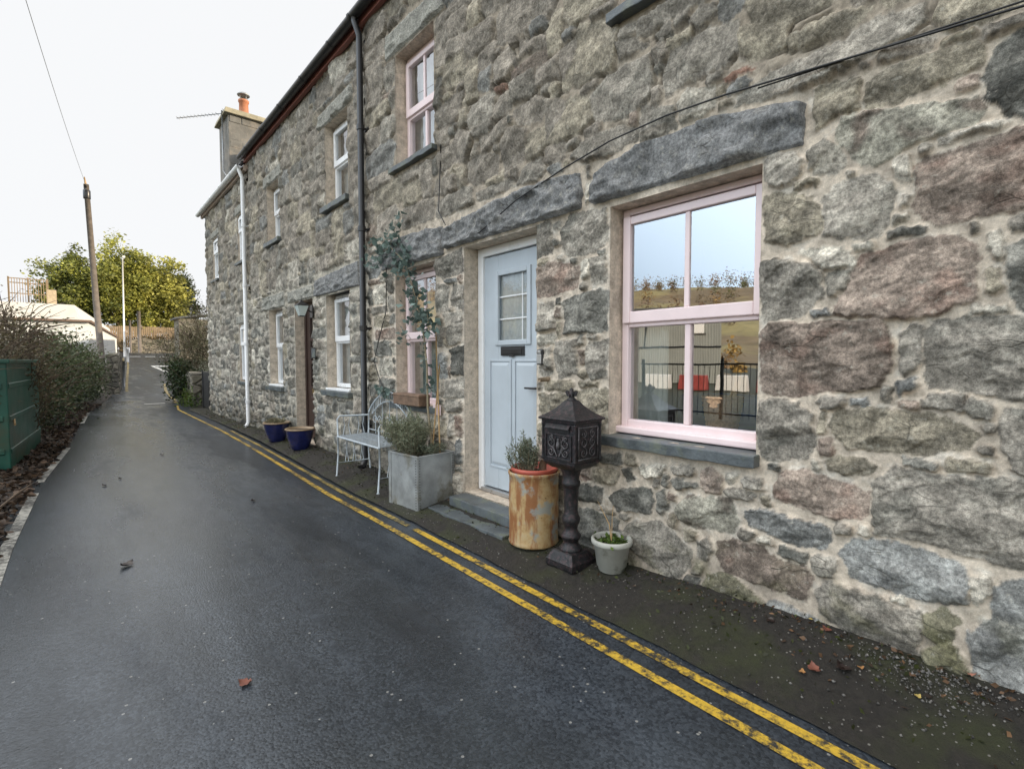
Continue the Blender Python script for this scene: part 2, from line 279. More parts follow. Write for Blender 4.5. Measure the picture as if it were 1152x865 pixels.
# ------------------------------------------------------------------ object helpers
def tag(o, label=None, cat=None, group=None, kind=None):
    if label: o['label'] = label
    if cat: o['category'] = cat
    if group: o['group'] = group
    if kind: o['kind'] = kind
    return o
ORG = {}
def thing(name, loc, label, cat, group=None):
    o = bpy.data.objects.new(name, None); COL.objects.link(o); o.location = loc; o.empty_display_size = .1
    ORG[o] = Vector(loc); return tag(o, label, cat, group)
def link(name, me, mat, parent=None, smooth=False, bev=0, seg=2):
    me.materials.append(mat)
    if smooth: me.polygons.foreach_set('use_smooth', np.ones(len(me.polygons), bool))
    o = bpy.data.objects.new(name, me); COL.objects.link(o)
    if parent is not None: o.parent = parent
    if bev:
        b = o.modifiers.new('bevel', 'BEVEL'); b.width = bev; b.segments = seg; b.limit_method = 'ANGLE'; b.angle_limit = R(40)
    return o
class MB:
    """mesh collector; vertices in world space, made local to the parent on build"""
    def __init__(s): s.v = []; s.f = []
    def add(s, vs, fs):
        k = len(s.v); s.v += [tuple(p) for p in vs]; s.f += [tuple(i + k for i in f) for f in fs]; return s
    def box(s, x0, x1, y0, y1, z0, z1):
        return s.add([(x0, y0, z0), (x1, y0, z0), (x1, y1, z0), (x0, y1, z0), (x0, y0, z1), (x1, y0, z1), (x1, y1, z1), (x0, y1, z1)],
                     [(0, 3, 2, 1), (4, 5, 6, 7), (0, 1, 5, 4), (1, 2, 6, 5), (2, 3, 7, 6), (3, 0, 4, 7)])
    def hexa(s, b, t):
        return s.add(list(b) + list(t), [(0, 3, 2, 1), (4, 5, 6, 7), (0, 1, 5, 4), (1, 2, 6, 5), (2, 3, 7, 6), (3, 0, 4, 7)])
    def tube(s, pts, r, n=8, cap=True):
        pts = [Vector(p) for p in pts]; rr = r if isinstance(r, (list, tuple)) else [r] * len(pts)
        k = len(s.v); up = None
        for i, p in enumerate(pts):
            d = (pts[min(i + 1, len(pts) - 1)] - pts[max(i - 1, 0)]).normalized()
            if up is None:
                up = Vector((0, 0, 1)) if abs(d.z) < .9 else Vector((1, 0, 0))
            a = d.cross(up)
            if a.length < 1e-4: a = d.orthogonal()
            a.normalize(); b = a.cross(d).normalized(); up = b
            for j in range(n):
                t = 2 * math.pi * j / n; s.v.append(tuple(p + (a * math.cos(t) + b * math.sin(t)) * rr[i]))
        for i in range(len(pts) - 1):
            for j in range(n):
                j2 = (j + 1) % n; s.f.append((k + i * n + j, k + i * n + j2, k + (i + 1) * n + j2, k + (i + 1) * n + j))
        if cap:
            s.f.append(tuple(k + j for j in range(n))); e = k + (len(pts) - 1) * n; s.f.append(tuple(e + j for j in reversed(range(n))))
        return s
    def lathe(s, prof, c, n=32, cap=True):
        k = len(s.v)
        for r, z in prof:
            for j in range(n):
                t = 2 * math.pi * j / n; s.v.append((c[0] + r * math.cos(t), c[1] + r * math.sin(t), c[2] + z))
        for i in range(len(prof) - 1):
            for j in range(n):
                j2 = (j + 1) % n; s.f.append((k + i * n + j, k + i * n + j2, k + (i + 1) * n + j2, k + (i + 1) * n + j))
        if cap:
            s.f.append(tuple(k + j for j in reversed(range(n)))); e = k + (len(prof) - 1) * n; s.f.append(tuple(e + j for j in range(n)))
        return s
    def sqlathe(s, prof, c, n=4, ax=1., ay=1.):
        """square-section stack: (half-size, height) pairs"""
        k = len(s.v)
        for r, z in prof:
            for sx, sy in ((-1, -1), (1, -1), (1, 1), (-1, 1)): s.v.append((c[0] + sx * r * ax, c[1] + sy * r * ay, c[2] + z))
        for i in range(len(prof) - 1):
            for j in range(4):
                j2 = (j + 1) % 4; s.f.append((k + i * 4 + j, k + i * 4 + j2, k + (i + 1) * 4 + j2, k + (i + 1) * 4 + j))
        s.f.append((k + 3, k + 2, k + 1, k)); e = k + (len(prof) - 1) * 4; s.f.append((e, e + 1, e + 2, e + 3)); return s
    def build(s, name, mat, parent=None, smooth=False, bev=0, seg=2):
        o0 = ORG.get(parent, Vector((0, 0, 0))); 
        me = bpy.data.meshes.new(name); me.from_pydata([(a - o0.x, b - o0.y, c - o0.z) for a, b, c in s.v], [], s.f); me.update()
        o = link(name, me, mat, parent, smooth, bev, seg); ORG[o] = o0
        return o
def npmesh(name, V, F, mat, parent=None, col=None, smooth=False):
    """fast mesh from numpy arrays: V (n,3), F (m,4) or (m,3)"""
    o0 = ORG.get(parent, Vector((0, 0, 0))); V = np.asarray(V, np.float64) - np.array(o0)[None]
    me = bpy.data.meshes.new(name); m, k = F.shape
    me.vertices.add(len(V)); me.vertices.foreach_set('co', V.astype(np.float32).ravel())
    me.loops.add(m * k); me.loops.foreach_set('vertex_index', F.astype(np.int32).ravel())
    me.polygons.add(m); me.polygons.foreach_set('loop_start', np.arange(0, m * k, k, dtype=np.int32))
    me.update(calc_edges=True)
    if col is not None:
        col = np.asarray(col)
        a = me.color_attributes.new('Col', 'FLOAT_COLOR', 'POINT')
        c4 = np.ones((len(V), 4), np.float32); c4[:, :col.shape[1]] = col; a.data.foreach_set('color', c4.ravel())
    me.validate(); o = link(name, me, mat, parent, smooth); ORG[o] = o0; return o
def gridfaces(nu, nv):
    i, j = np.meshgrid(np.arange(nu - 1), np.arange(nv - 1), indexing='ij'); a = (i * nv + j).ravel()
    return np.stack([a, a + nv, a + nv + 1, a + 1], 1)

def leaves(name, P, size, cols, mat=None, parent=None, aspect=.55, rng=None, up=.0, spread=None, droop=0.):
    """many leaf blades: each a folded diamond of 4 vertices (two triangles sharing the midrib) with its own colour"""
    rng = rng or np.random.default_rng(3); P = np.asarray(P); n = len(P)
    d = rng.normal(size=(n, 3)); d[:, 2] = d[:, 2] * (.6 if spread is None else spread) + up - droop
    d /= np.linalg.norm(d, axis=1)[:, None]
    q = rng.normal(size=(n, 3)); q -= d * (q * d).sum(1)[:, None]; q /= np.linalg.norm(q, axis=1)[:, None]
    nn = np.cross(d, q); L = (size * rng.uniform(.6, 1.35, n))[:, None]; W = L * aspect
    v0 = P; v1 = P + d * L * .45 + q * W * .5 + nn * W * .12; v2 = P + d * L; v3 = P + d * L * .5 - q * W * .5 + nn * W * .12
    V = np.stack([v0, v1, v2, v3], 1).reshape(-1, 3)
    b = np.arange(n) * 4; F = np.stack([b, b + 1, b + 2, b, b + 2, b + 3], 1).reshape(-1, 3)
    cols = np.repeat(np.asarray(cols), 4, 0) if len(cols) == n else np.asarray(cols)
    return npmesh(name, V, F, mat or LEAF, parent, cols)
def leafcols(rng, n, base, dark, jitter=.25):
    t = rng.random(n)[:, None]; c = np.array(base)[None] * t + np.array(dark)[None] * (1 - t)
    return np.clip(c * (1 + rng.normal(size=(n, 1)) * jitter), .004, 1)

# ------------------------------------------------------------------ ground heights
def gz(y):
    y = np.asarray(y, float); return np.interp(y, [-60, 26, 30, 62, 72, 400], [0, 0, .12, 1.78, 2.35, 2.6])
YS = [-60, .5, 2, 3.6, 5, 6.4, 8.8, 10.9, 16.4, 18, 20, 27, 31, 46, 60, 70]
LYX = np.interp                                   # shorthand
def yl(y): return np.interp(y, YS, [-.835, -.835, -.80, -.762, -.75, -.69, -.60, -.55, -.54, -.36, -.16, .36, .76, 2.4, 4.1, 5.2])
YL2 = [-60, 5, 7.7, 10.5, 16.8, 22, 27, 31, 46, 60, 70]
def wl(y): return np.interp(y, YL2, [-3.06, -3.06, -2.98, -2.76, -2.45, -1.75, -1.32, -1.08, -.05, .78, 1.3])
def vz(x, y):
    """verge along the house fronts: rises from the road to the wall"""
    x = np.asarray(x, float); y = np.asarray(y, float)
    t = sstep(-.62, -.05, x); top = np.interp(y, [-4, 1, 1.9, 3.2, 6, 9, 11, 13, 16], [.13, .11, .045, .07, .08, .08, .03, .015, .02])
    return .006 + t * top
HAND = [
('G',[1.075,2.342,1.046,2.37,0.955,2.352,0.921,2.309,0.93,2.242,0.974,2.213,1.054,2.234,1.077,2.282]),
('G',[0.826,2.1,0.763,2.152,0.623,2.163,0.569,2.111,0.554,2.056,0.564,1.954,0.597,1.898,0.66,1.886,0.766,1.93,0.802,1.948]),
('B',[1.083,2.174,1.007,2.185,0.863,2.109,0.835,2.046,0.82,1.963,0.869,1.938,0.966,1.914,1.072,1.951]),
('P',[0.773,2.376,0.741,2.441,0.527,2.4,0.423,2.381,0.305,2.355,0.282,2.305,0.291,2.271,0.367,2.269,0.427,2.26,0.506,2.246,0.589,2.211,0.67,2.224,0.723,2.294]),
('W',[0.874,2.329,0.818,2.362,0.767,2.318,0.731,2.242,0.764,2.207,0.845,2.23,0.872,2.272]),
('R',[0.474,2.147,0.439,2.171,0.327,2.171,0.225,2.193,0.136,2.207,-0.003,2.224,-0.013,1.924,0.158,1.914,0.283,1.905,0.385,1.902,0.44,1.938,0.47,1.995]),
('R',[0.649,1.811,0.543,1.826,0.477,1.85,0.368,1.845,0.301,1.804,0.278,1.753,0.283,1.678,0.27,1.605,0.308,1.575,0.42,1.54,0.501,1.525,0.587,1.541,0.757,1.563,0.729,1.645,0.683,1.718]),
('G',[1.087,1.848,0.999,1.847,0.865,1.798,0.822,1.758,0.814,1.642,0.881,1.578,0.992,1.555,1.062,1.553,1.089,1.655]),
('W',[0.899,1.867,0.805,1.881,0.735,1.858,0.686,1.806,0.676,1.777,0.803,1.778,0.845,1.83]),
('W',[0.243,1.831,0.223,1.841,0.204,1.778,0.216,1.739,0.237,1.775]),
('D',[0.184,1.766,0.154,1.797,0.027,1.816,-0.005,1.54,0.146,1.543,0.181,1.583]),
('W',[0.791,1.742,0.742,1.747,0.694,1.752,0.749,1.658,0.779,1.65]),
('D',[0.277,2.468,0.236,2.53,0.18,2.557,0.053,2.545,0.041,2.199,0.169,2.246,0.228,2.285,0.27,2.355]),
('B',[0.855,2.617,0.775,2.617,0.694,2.584,0.69,2.466,0.751,2.456,0.845,2.433,0.858,2.528]),
('B',[0.661,2.549,0.582,2.579,0.468,2.589,0.406,2.576,0.305,2.567,0.286,2.536,0.291,2.483,0.344,2.468,0.425,2.454,0.561,2.438,0.667,2.452]),
('G',[1.237,2.669,1.212,2.722,1.067,2.773,0.911,2.776,0.76,2.784,0.624,2.823,0.474,2.797,0.464,2.734,0.519,2.701,0.62,2.688,0.728,2.657,0.908,2.649,1.136,2.674]),
('B',[0.434,2.737,0.412,2.784,0.312,2.785,0.187,2.751,0.06,2.73,0.056,2.621,0.183,2.637,0.342,2.645,0.386,2.647,0.424,2.685]),
('B',[0.985,2.901,0.883,2.909,0.763,2.904,0.661,2.873,0.696,2.838,0.781,2.826,0.913,2.833,0.978,2.851]),
('B',[1.129,3.007,1.171,3.144,1.095,3.181,0.916,3.12,0.77,3.074,0.783,2.978,0.912,2.993,0.981,2.972]),
('R',[1.079,1.486,1.038,1.534,0.837,1.523,0.678,1.525,0.587,1.525,0.545,1.454,0.538,1.358,0.529,1.332,0.588,1.25,0.67,1.22,0.871,1.187,1.006,1.18,1.073,1.208,1.082,1.335]),
('G',[0.503,1.463,0.475,1.492,0.442,1.486,0.447,1.368,0.462,1.322,0.494,1.295,0.504,1.369]),
('G',[0.425,1.46,0.388,1.508,0.299,1.512,0.145,1.516,-0.039,1.516,-0.05,1.205,0.134,1.211,0.261,1.228,0.395,1.242,0.424,1.287]),
('S',[0.514,1.263,0.452,1.281,0.459,1.239,0.5,1.217]),
('G',[1.077,1.145,1.029,1.154,0.892,1.144,0.836,1.077,0.823,0.96,0.853,0.884,1.022,0.846,1.065,0.891,1.087,1.016]),
('B',[0.753,1.049,0.725,1.12,0.576,1.143,0.407,1.129,0.315,1.102,0.256,1.059,0.283,1.007,0.403,0.971,0.535,0.958,0.682,0.96,0.731,0.994]),
('G',[0.417,1.185,0.379,1.212,0.296,1.207,0.295,1.168,0.362,1.153,0.416,1.164]),
('G',[0.284,1.164,0.267,1.199,0.224,1.168,0.23,1.129,0.272,1.13]),
('G',[0.196,1.132,0.184,1.166,0.133,1.174,0.005,1.192,-0.003,0.966,0.125,0.945,0.15,0.95,0.179,1.021,0.198,1.085]),
('G',[0.817,1.149,0.797,1.168,0.716,1.167,0.716,1.144,0.796,1.127]),
('B',[0.779,0.883,0.719,0.909,0.633,0.905,0.577,0.881,0.612,0.836,0.678,0.83,0.748,0.853]),
('R',[0.995,0.712,0.951,0.795,0.862,0.822,0.736,0.797,0.61,0.764,0.603,0.687,0.625,0.645,0.752,0.621,0.913,0.654,0.994,0.662]),
('G',[0.584,0.803,0.516,0.891,0.4,0.889,0.264,0.883,0.182,0.902,0.124,0.908,-0.06,0.924,-0.074,0.548,0.113,0.575,0.24,0.579,0.291,0.588,0.391,0.608,0.507,0.59,0.573,0.589]),
('S',[0.7,0.466,0.644,0.539,0.535,0.558,0.384,0.558,0.284,0.528,0.267,0.453,0.268,0.392,0.331,0.369,0.46,0.364,0.565,0.361,0.659,0.374]),
('G',[0.797,0.257,0.756,0.307,0.638,0.313,0.545,0.312,0.492,0.288,0.408,0.303,0.398,0.217,0.419,0.122,0.521,0.099,0.632,0.108,0.711,0.145,0.763,0.173]),
('S',[0.247,0.28,0.189,0.363,0.186,0.471,0.144,0.52,0.111,0.526,-0.049,0.572,-0.068,0.039,0.084,0.103,0.15,0.107,0.235,0.135]),
('M',[0.392,0.283,0.331,0.338,0.292,0.312,0.297,0.239,0.342,0.199,0.382,0.224]),
('W',[0.261,0.485,0.219,0.519,0.203,0.465,0.236,0.404]),
('M',[0.387,0.137,0.296,0.219,0.256,0.125,0.323,0.093,0.37,0.102]),
('R',[1.278,0.349,1.211,0.395,1.044,0.388,0.971,0.346,0.857,0.356,0.818,0.308,0.843,0.202,0.967,0.195,1.077,0.209,1.234,0.211,1.277,0.28]),
('S',[1.142,0.553,1.048,0.594,0.918,0.573,0.757,0.565,0.741,0.522,0.764,0.457,0.86,0.453,0.973,0.465,1.108,0.488]),
('P',[1.535,0.484,1.459,0.573,1.354,0.581,1.228,0.6,1.173,0.499,1.212,0.435,1.294,0.421,1.425,0.401,1.503,0.433]),
('G',[1.9,0.257,1.825,0.331,1.649,0.375,1.549,0.333,1.438,0.261,1.436,0.175,1.512,0.077,1.644,0.094,1.786,0.144,1.88,0.213]),
('D',[2.031,0.447,1.961,0.51,1.721,0.565,1.694,0.494,1.718,0.412,1.845,0.406,1.96,0.38]),
('D',[1.66,0.547,1.618,0.57,1.592,0.486,1.633,0.424,1.667,0.439]),
('D',[2.347,0.461,2.211,0.496,2.082,0.495,2.092,0.409,2.188,0.389,2.334,0.384]),
('D',[2.345,0.302,2.209,0.332,1.959,0.307,1.968,0.223,2.142,0.159,2.174,0.065,2.297,0.065,2.344,0.177]),
('B',[2.168,0.598,2.043,0.644,1.953,0.618,1.982,0.547,2.146,0.534]),
('D',[1.924,0.655,1.867,0.672,1.829,0.607,1.885,0.581]),
('D',[1.57,0.646,1.523,0.67,1.399,0.642,1.537,0.601]),
('W',[1.794,0.684,1.621,0.72,1.653,0.654,1.739,0.631]),
('G',[1.393,0.317,1.336,0.368,1.306,0.299,1.333,0.235,1.392,0.246]),
('M',[1.346,0.132,1.234,0.197,1.075,0.156,1.025,0.122,1.036,0.079,1.218,0.092,1.344,0.076]),
('G',[1.165,0.72,1.052,0.74,1.063,0.7,1.138,0.692]),
('G',[1.243,0.652,1.164,0.674,1.099,0.654,1.111,0.625,1.215,0.623]),
('G',[2.223,3.099,2.08,3.184,1.767,3.176,1.732,3.067,1.746,2.916,1.85,2.882,2.018,2.898,2.179,2.939]),
('G',[1.665,3.011,1.619,3.13,1.41,3.14,1.235,3.117,1.218,2.961,1.296,2.92,1.492,2.912,1.647,2.898]),
('G',[1.822,2.798,1.797,2.877,1.598,2.817,1.58,2.686,1.676,2.676,1.812,2.689]),
('W',[1.566,2.805,1.491,2.858,1.355,2.83,1.339,2.746,1.401,2.697,1.549,2.703]),
('G',[2.374,2.757,2.285,2.829,1.979,2.838,1.849,2.763,1.848,2.703,2.074,2.683,2.24,2.693]),
('B',[2.483,3.386,2.314,3.623,2.006,3.487,1.985,3.356,2.041,3.214,2.288,3.222,2.47,3.246]),
('B',[2.628,3.133,2.354,3.167,2.233,3.104,2.2,2.963,2.33,2.893,2.615,2.918]),
('S',[2.601,2.737,2.491,2.758,2.467,2.699,2.564,2.692]),
('G',[1.985,3.341,1.892,3.32,1.785,3.241,1.984,3.242]),
('G',[1.726,3.264,1.622,3.296,1.597,3.216,1.684,3.202]),
('G',[1.513,3.229,1.441,3.286,1.356,3.255,1.342,3.196,1.439,3.18]),
('B',[1.214,3.052,1.158,3.043,0.993,2.962,1.002,2.874,1.142,2.871,1.198,2.909]),
('B',[1.183,3.189,1.162,3.214,0.986,3.154,0.961,3.015,1.121,3.0,1.178,3.113]),
('K',[1.294,2.843,1.191,2.85,1.141,2.822,1.267,2.807]),
('A',[4.132,3.69,3.803,3.744,3.652,3.718,3.775,3.491,4.032,3.518]),
('A',[2.997,3.293,2.731,3.31,2.568,3.219,2.688,3.123,2.95,3.171]),
('A',[2.637,3.161,2.548,3.225,2.342,3.092,2.34,2.933,2.488,2.915,2.626,2.946]),
('A',[3.428,3.221,3.092,3.266,3.044,3.173,3.242,3.113,3.401,3.098]),
('A',[3.855,3.29,3.745,3.411,3.511,3.298,3.627,3.099,3.841,3.145]),
('A',[3.141,3.081,2.997,3.172,2.838,3.102,2.882,2.88,3.093,2.864]),
('A',[3.598,3.074,3.374,3.106,3.166,2.995,3.192,2.876,3.457,2.85,3.599,2.921]),
('A',[4.106,3.056,3.779,3.022,3.78,2.899,3.973,2.894,4.16,2.959]),
('G',[2.837,2.837,2.687,2.851,2.646,2.753,2.729,2.69,2.95,2.726]),
('G',[3.485,2.791,3.044,2.789,2.997,2.723,3.243,2.707,3.458,2.734]),
('A',[3.24,3.758,3.044,3.824,2.974,3.687,3.068,3.577,3.19,3.582]),
('S',[3.425,3.774,3.266,3.77,3.292,3.575,3.426,3.612]),
('A',[2.732,3.509,2.511,3.51,2.51,3.36,2.731,3.381]),
('A',[2.492,3.528,2.31,3.55,2.256,3.331,2.416,3.281,2.481,3.321]),
('A',[2.928,3.8,2.65,3.711,2.629,3.632,2.906,3.672]),
('K',[3.216,3.553,3.068,3.532,3.056,3.489,3.19,3.519]),
('G',[2.732,2.365,2.581,2.365,2.559,2.138,2.731,2.12]),
('G',[2.478,2.256,2.381,2.38,2.075,2.339,2.065,2.138,2.193,2.079,2.417,2.087,2.477,2.184]),
('R',[2.73,2.043,2.538,2.061,2.302,1.999,2.319,1.86,2.578,1.828,2.73,1.843]),
('G',[2.193,2.038,2.08,2.034,2.07,1.866,2.2,1.867]),
('D',[2.455,1.772,2.138,1.826,2.053,1.804,2.058,1.549,2.433,1.544]),
('G',[2.696,1.778,2.557,1.781,2.535,1.586,2.684,1.577]),
('G',[2.514,1.488,2.326,1.489,2.305,1.26,2.492,1.226,2.534,1.376]),
('G',[2.223,1.458,2.057,1.488,2.063,1.237,2.185,1.227,2.231,1.332]),
('W',[2.283,2.024,2.22,2.035,2.228,1.919,2.273,1.911]),
('B',[2.338,1.133,2.059,1.162,2.037,1.007,2.095,0.867,2.24,0.974]),
('G',[4.123,2.308,3.698,2.354,3.668,2.149,4.0,2.126,4.124,2.19]),
('G',[3.83,2.058,3.623,1.998,3.671,1.802,3.866,1.873]),
('G',[4.004,1.788,3.671,1.783,3.705,1.526,3.87,1.493]),
('D',[3.87,1.455,3.642,1.488,3.628,1.23,3.839,1.225]),
('G',[4.047,1.142,3.676,1.191,3.646,1.025,4.049,1.003]),
('G',[4.144,2.094,3.898,2.047,3.934,1.821,4.147,1.818]),
]
# ------------------------------------------------------------------ rubble walls
PAL = {  # main tone, second tone
 'G': ((.278, .255, .218), (.178, .170, .146)), 'B': ((.335, .298, .230), (.218, .197, .158)), 'R': ((.268, .218, .180), (.245, .172, .138)),
 'S': ((.220, .222, .212), (.132, .135, .132)), 'W': ((.460, .425, .360), (.310, .295, .250)), 'D': ((.192, .186, .164), (.097, .098, .088)),
 'A': ((.268, .238, .200), (.188, .172, .147)), 'K': ((.29, .165, .12), (.25, .17, .13)), 'M': ((.235, .220, .155), (.140, .138, .088)),
 'P': ((.335, .318, .262), (.165, .122, .100))}
def axis(segs, breaks):
    a = []
    for s, e, st in segs: a += list(np.linspace(s, e, max(2, int(round((e - s) / st)) + 1))[:-1])
    a.append(segs[-1][1]); a = np.array(a)
    for b in breaks:
        if a[0] < b < a[-1]: a[np.argmin(np.abs(a - b))] = b
    return np.unique(a)
def poly_sd(py, pz, Y, Z):
    """signed distance to a polygon, positive inside"""
    n = len(py); d = np.full(Y.shape, 1e9); ins = np.zeros(Y.shape, bool)
    for i in range(n):
        j = (i + 1) % n; ey = py[j] - py[i]; ez = pz[j] - pz[i]; wy = Y - py[i]; wz = Z - pz[i]
        t = np.clip((wy * ey + wz * ez) / (ey * ey + ez * ez + 1e-12), 0, 1)
        d = np.minimum(d, (wy - ey * t) ** 2 + (wz - ez * t) ** 2)
        c = (pz[i] > Z) != (pz[j] > Z)
        ins ^= c & (Y < ey * (Z - pz[i]) / (ez if abs(ez) > 1e-9 else 1e-9) + py[i])
    d = np.sqrt(d); return np.where(ins, d, -d)
def pack_stones(y0, y1, z0, z1, blocked, hand, style, seed):
    """fill the wall face with grown rectangles (random rubble brought to rough courses)"""
    rg = random.Random(seed); c = .02; ny = int((y1 - y0) / c); nz = int((z1 - z0) / c)
    occ = np.zeros((ny, nz), bool); cy = y0 + (np.arange(ny) + .5) * c; cz = z0 + (np.arange(nz) + .5) * c
    YY, ZZ = np.meshgrid(cy, cz, indexing='ij')
    for (a, b, d, e) in blocked: occ |= (YY > a) & (YY < b) & (ZZ > d) & (ZZ < e)
    for t, p in hand:
        py = p[0::2]; pz = p[1::2]
        i0 = max(0, int((min(py) - y0) / c) - 2); i1 = min(ny, int((max(py) - y0) / c) + 3)
        k0 = max(0, int((min(pz) - z0) / c) - 2); k1 = min(nz, int((max(pz) - z0) / c) + 3)
        if i1 > i0 and k1 > k0: occ[i0:i1, k0:k1] |= poly_sd(py, pz, YY[i0:i1, k0:k1], ZZ[i0:i1, k0:k1]) > -.012
    out = []
    for phase, (tries, wr, hr, mn) in enumerate(style['phases']):
        for _ in range(tries):
            i = rg.randrange(ny); k = rg.randrange(nz)
            if occ[i, k]: continue
            zz = cz[k]; f = style['scale'](cy[i], zz)
            mw = rg.uniform(*wr) * f / c; mh = rg.uniform(*hr) * f / c
            a, b, d, e = i, i + 1, k, k + 1; go = True
            while go:
                go = False
                if b - a < mw:
                    if a > 0 and not occ[a - 1, d:e].any(): a -= 1; go = True
                    if b < ny and b - a < mw and not occ[b, d:e].any(): b += 1; go = True
                if e - d < mh:
                    if d > 0 and not occ[a:b, d - 1].any(): d -= 1; go = True
                    if e < nz and e - d < mh and not occ[a:b, e].any(): e += 1; go = True
            if min(b - a, e - d) * c < mn: continue
            occ[a:b, d:e] = True
            g = style['gap'](cy[i], zz); Y0 = y0 + a * c + g; Y1 = y0 + b * c - g; Z0 = z0 + d * c + g; Z1 = z0 + e * c - g
            w = Y1 - Y0; h = Z1 - Z0
            if w < .02 or h < .02: continue
            q = min(w, h); cr = [rg.uniform(.04, .38) * q for _ in range(8)]; s = lambda: rg.uniform(-.06, .06) * q
            pts = [(Y0 + cr[0], Z0 + s()), (Y1 - cr[1], Z0 + s()), (Y1 + s(), Z0 + cr[2]), (Y1 + s(), Z1 - cr[3]), (Y1 - cr[4], Z1 + s()), (Y0 + cr[5], Z1 + s()), (Y0 + s(), Z1 - cr[6]), (Y0 + s(), Z0 + cr[7])]
            out.append((style['type'](rg, cy[i], zz), [v for p in pts for v in p]))
    return out
def wall_part(parent, ysegs, zsegs, openings, blocked, hand, style, seed, depth=.16, xoff=0.):
    ya = axis(ysegs, [v for o in openings for v in o[:2]]); za = axis(zsegs, [v for o in openings for v in o[2:4]])
    ny, nz = len(ya), len(za); Y, Z = np.meshgrid(ya, za, indexing='ij')
    stones = hand + pack_stones(ya[0], ya[-1], za[0], za[-1], [(a - .015, b + .015, c - .015, d + .015) for a, b, c, d in list(openings) + list(blocked)], hand, style, seed)
    wY = Y + .020 * fbm(Y * 7, Z * 7, 11, 3) + .008 * perlin(Y * 34, Z * 34, 15); wZ = Z + .018 * fbm(Y * 7, Z * 7, 31, 3) + .008 * perlin(Y * 34, Z * 34, 35)
    SD = np.full(Y.shape, -.05); ID = np.zeros(Y.shape, np.int32) - 1
    for k, (t, p) in enumerate(stones):
        py = np.array(p[0::2]); pz = np.array(p[1::2])
        i0, i1 = np.searchsorted(ya, [py.min() - .06, py.max() + .06]); k0, k1 = np.searchsorted(za, [pz.min() - .06, pz.max() + .06])
        if i1 <= i0 or k1 <= k0: continue
        d = poly_sd(py, pz, wY[i0:i1, k0:k1], wZ[i0:i1, k0:k1]) + (.013 if k < len(hand) else .006); s = SD[i0:i1, k0:k1]; b = d > s
        s[b] = d[b]; ID[i0:i1, k0:k1][b] = k
    ns = len(stones); rg = np.random.default_rng(seed + 5)
    cyv = np.array([np.mean(p[0::2]) for t, p in stones] + [0.]); czv = np.array([np.mean(p[1::2]) for t, p in stones] + [0.])
    h0 = np.append(rg.uniform(.012, .034, ns), 0); tx = np.append(rg.normal(0, .05, ns), 0); tz = np.append(rg.normal(0, .07, ns), 0)
    ph = np.append(rg.uniform(0, 50, ns), 0)
    c1 = np.array([PAL[t][0] for t, p in stones] + [(.3, .3, .3)]); c2 = np.array([PAL[t][1] for t, p in stones] + [(.3, .3, .3)])
    br = np.append(np.clip(rg.normal(1, .17, ns), .6, 1.5), 1)[:, None]; c1 = c1 * br; c2 = c2 * br
    up = sstep(2.5, 3.0, Z + .25 * fbm(Y * 1.2, Z * 1.2, 77, 3)) if style['upper'] else np.zeros(Y.shape)
    ed = sstep(-.003, .010 + .010 * sstep(-.2, .4, perlin(Y * 5, Z * 5, 44)), SD + .009 * fbm(Y * 30, Z * 30, 41, 3))
    P = ph[ID]
    rough = .007 * fbm(Y * 9 + P, Z * 13 + P, 51, 3) + .003 * ridge(Y * 7 + P, Z * 13 - P + Y * 4, 61, 2)
    fl = fbm(Y * 4 + P, Z * 7 - P + Y * 1.5, 53, 3); rough = rough + .011 * sstep(-.03, .03, fl) + .008 * sstep(-.02, .02, fbm(Y * 6 - P, Z * 9 + P, 57, 2) - .18) - .010; rough = rough * (.8 - .35 * up)
    fac = np.full(Y.shape, 1e9)                                # each face is knocked off along a few planes
    for q in range(4):
        fy = np.append(rg.normal(0, .16, ns), 0)[ID]; fz = np.append(rg.normal(0, .24, ns), 0)[ID]; f0 = np.append(rg.uniform(.0, .022, ns), 0)[ID]
        fac = np.minimum(fac, f0 + fy * (Y - cyv[ID]) + fz * (Z - czv[ID]) + .004 * fbm(Y * 12 + P * q, Z * 12, 55 + q, 2))
    fac = np.clip(fac, -.028, .014)
    st = .013 + fac * 1.05 + h0[ID] * .6 + (Y - cyv[ID]) * tx[ID] + (Z - czv[ID]) * tz[ID] + rough
    mort = .0035 * fbm(Y * 16, Z * 16, 71, 4) + .004 * fbm(Y * 4, Z * 4, 73, 3)
    crev = sstep(.15, .55, fbm(Y * 5, Z * 7, 81, 4)) * (.3 + .7 * up) * sstep(0, -.012, SD) * .03
    joint = up * sstep(-.016, -.004, SD) * sstep(.008, -.002, SD) * sstep(-.15, .25, fbm(Y * 4, Z * 5, 83, 4)); crev = np.maximum(crev, joint * .028)
    H = mort * (1 - ed) + np.maximum(st, mort + .002) * ed - crev
    bat = sstep(.42, .0, Z) * sstep(2.6, 1.6, Y) * .05 + sstep(.25, .0, Z) * .015 * fbm(Y * 3, Z * 3, 91, 3)
    H = H + bat
    near_op = np.full(Y.shape, 1e9)
    for a, b, c, d in openings:
        dy = np.maximum(np.maximum(a - Y, Y - b), 0); dz = np.maximum(np.maximum(c - Z, Z - d), 0); near_op = np.minimum(near_op, np.hypot(dy, dz))
    H = H * (.35 + .65 * sstep(0, .05, near_op))
    # colour
    mot = sstep(-.25, .35, fbm(Y * 9 + P, Z * 12 - P, 101, 4))[..., None]
    pat = sstep(.05, .35, fbm(Y * 4 - P, Z * 5 + P, 111, 3))[..., None]
    sc_ = c1[ID] * (1 - .75 * pat) + c2[ID] * .75 * pat; sc_ = sc_ * (.72 + .56 * mot)
    lowc = np.array(style['mortar']); upc = np.array(style['mortar_up'])
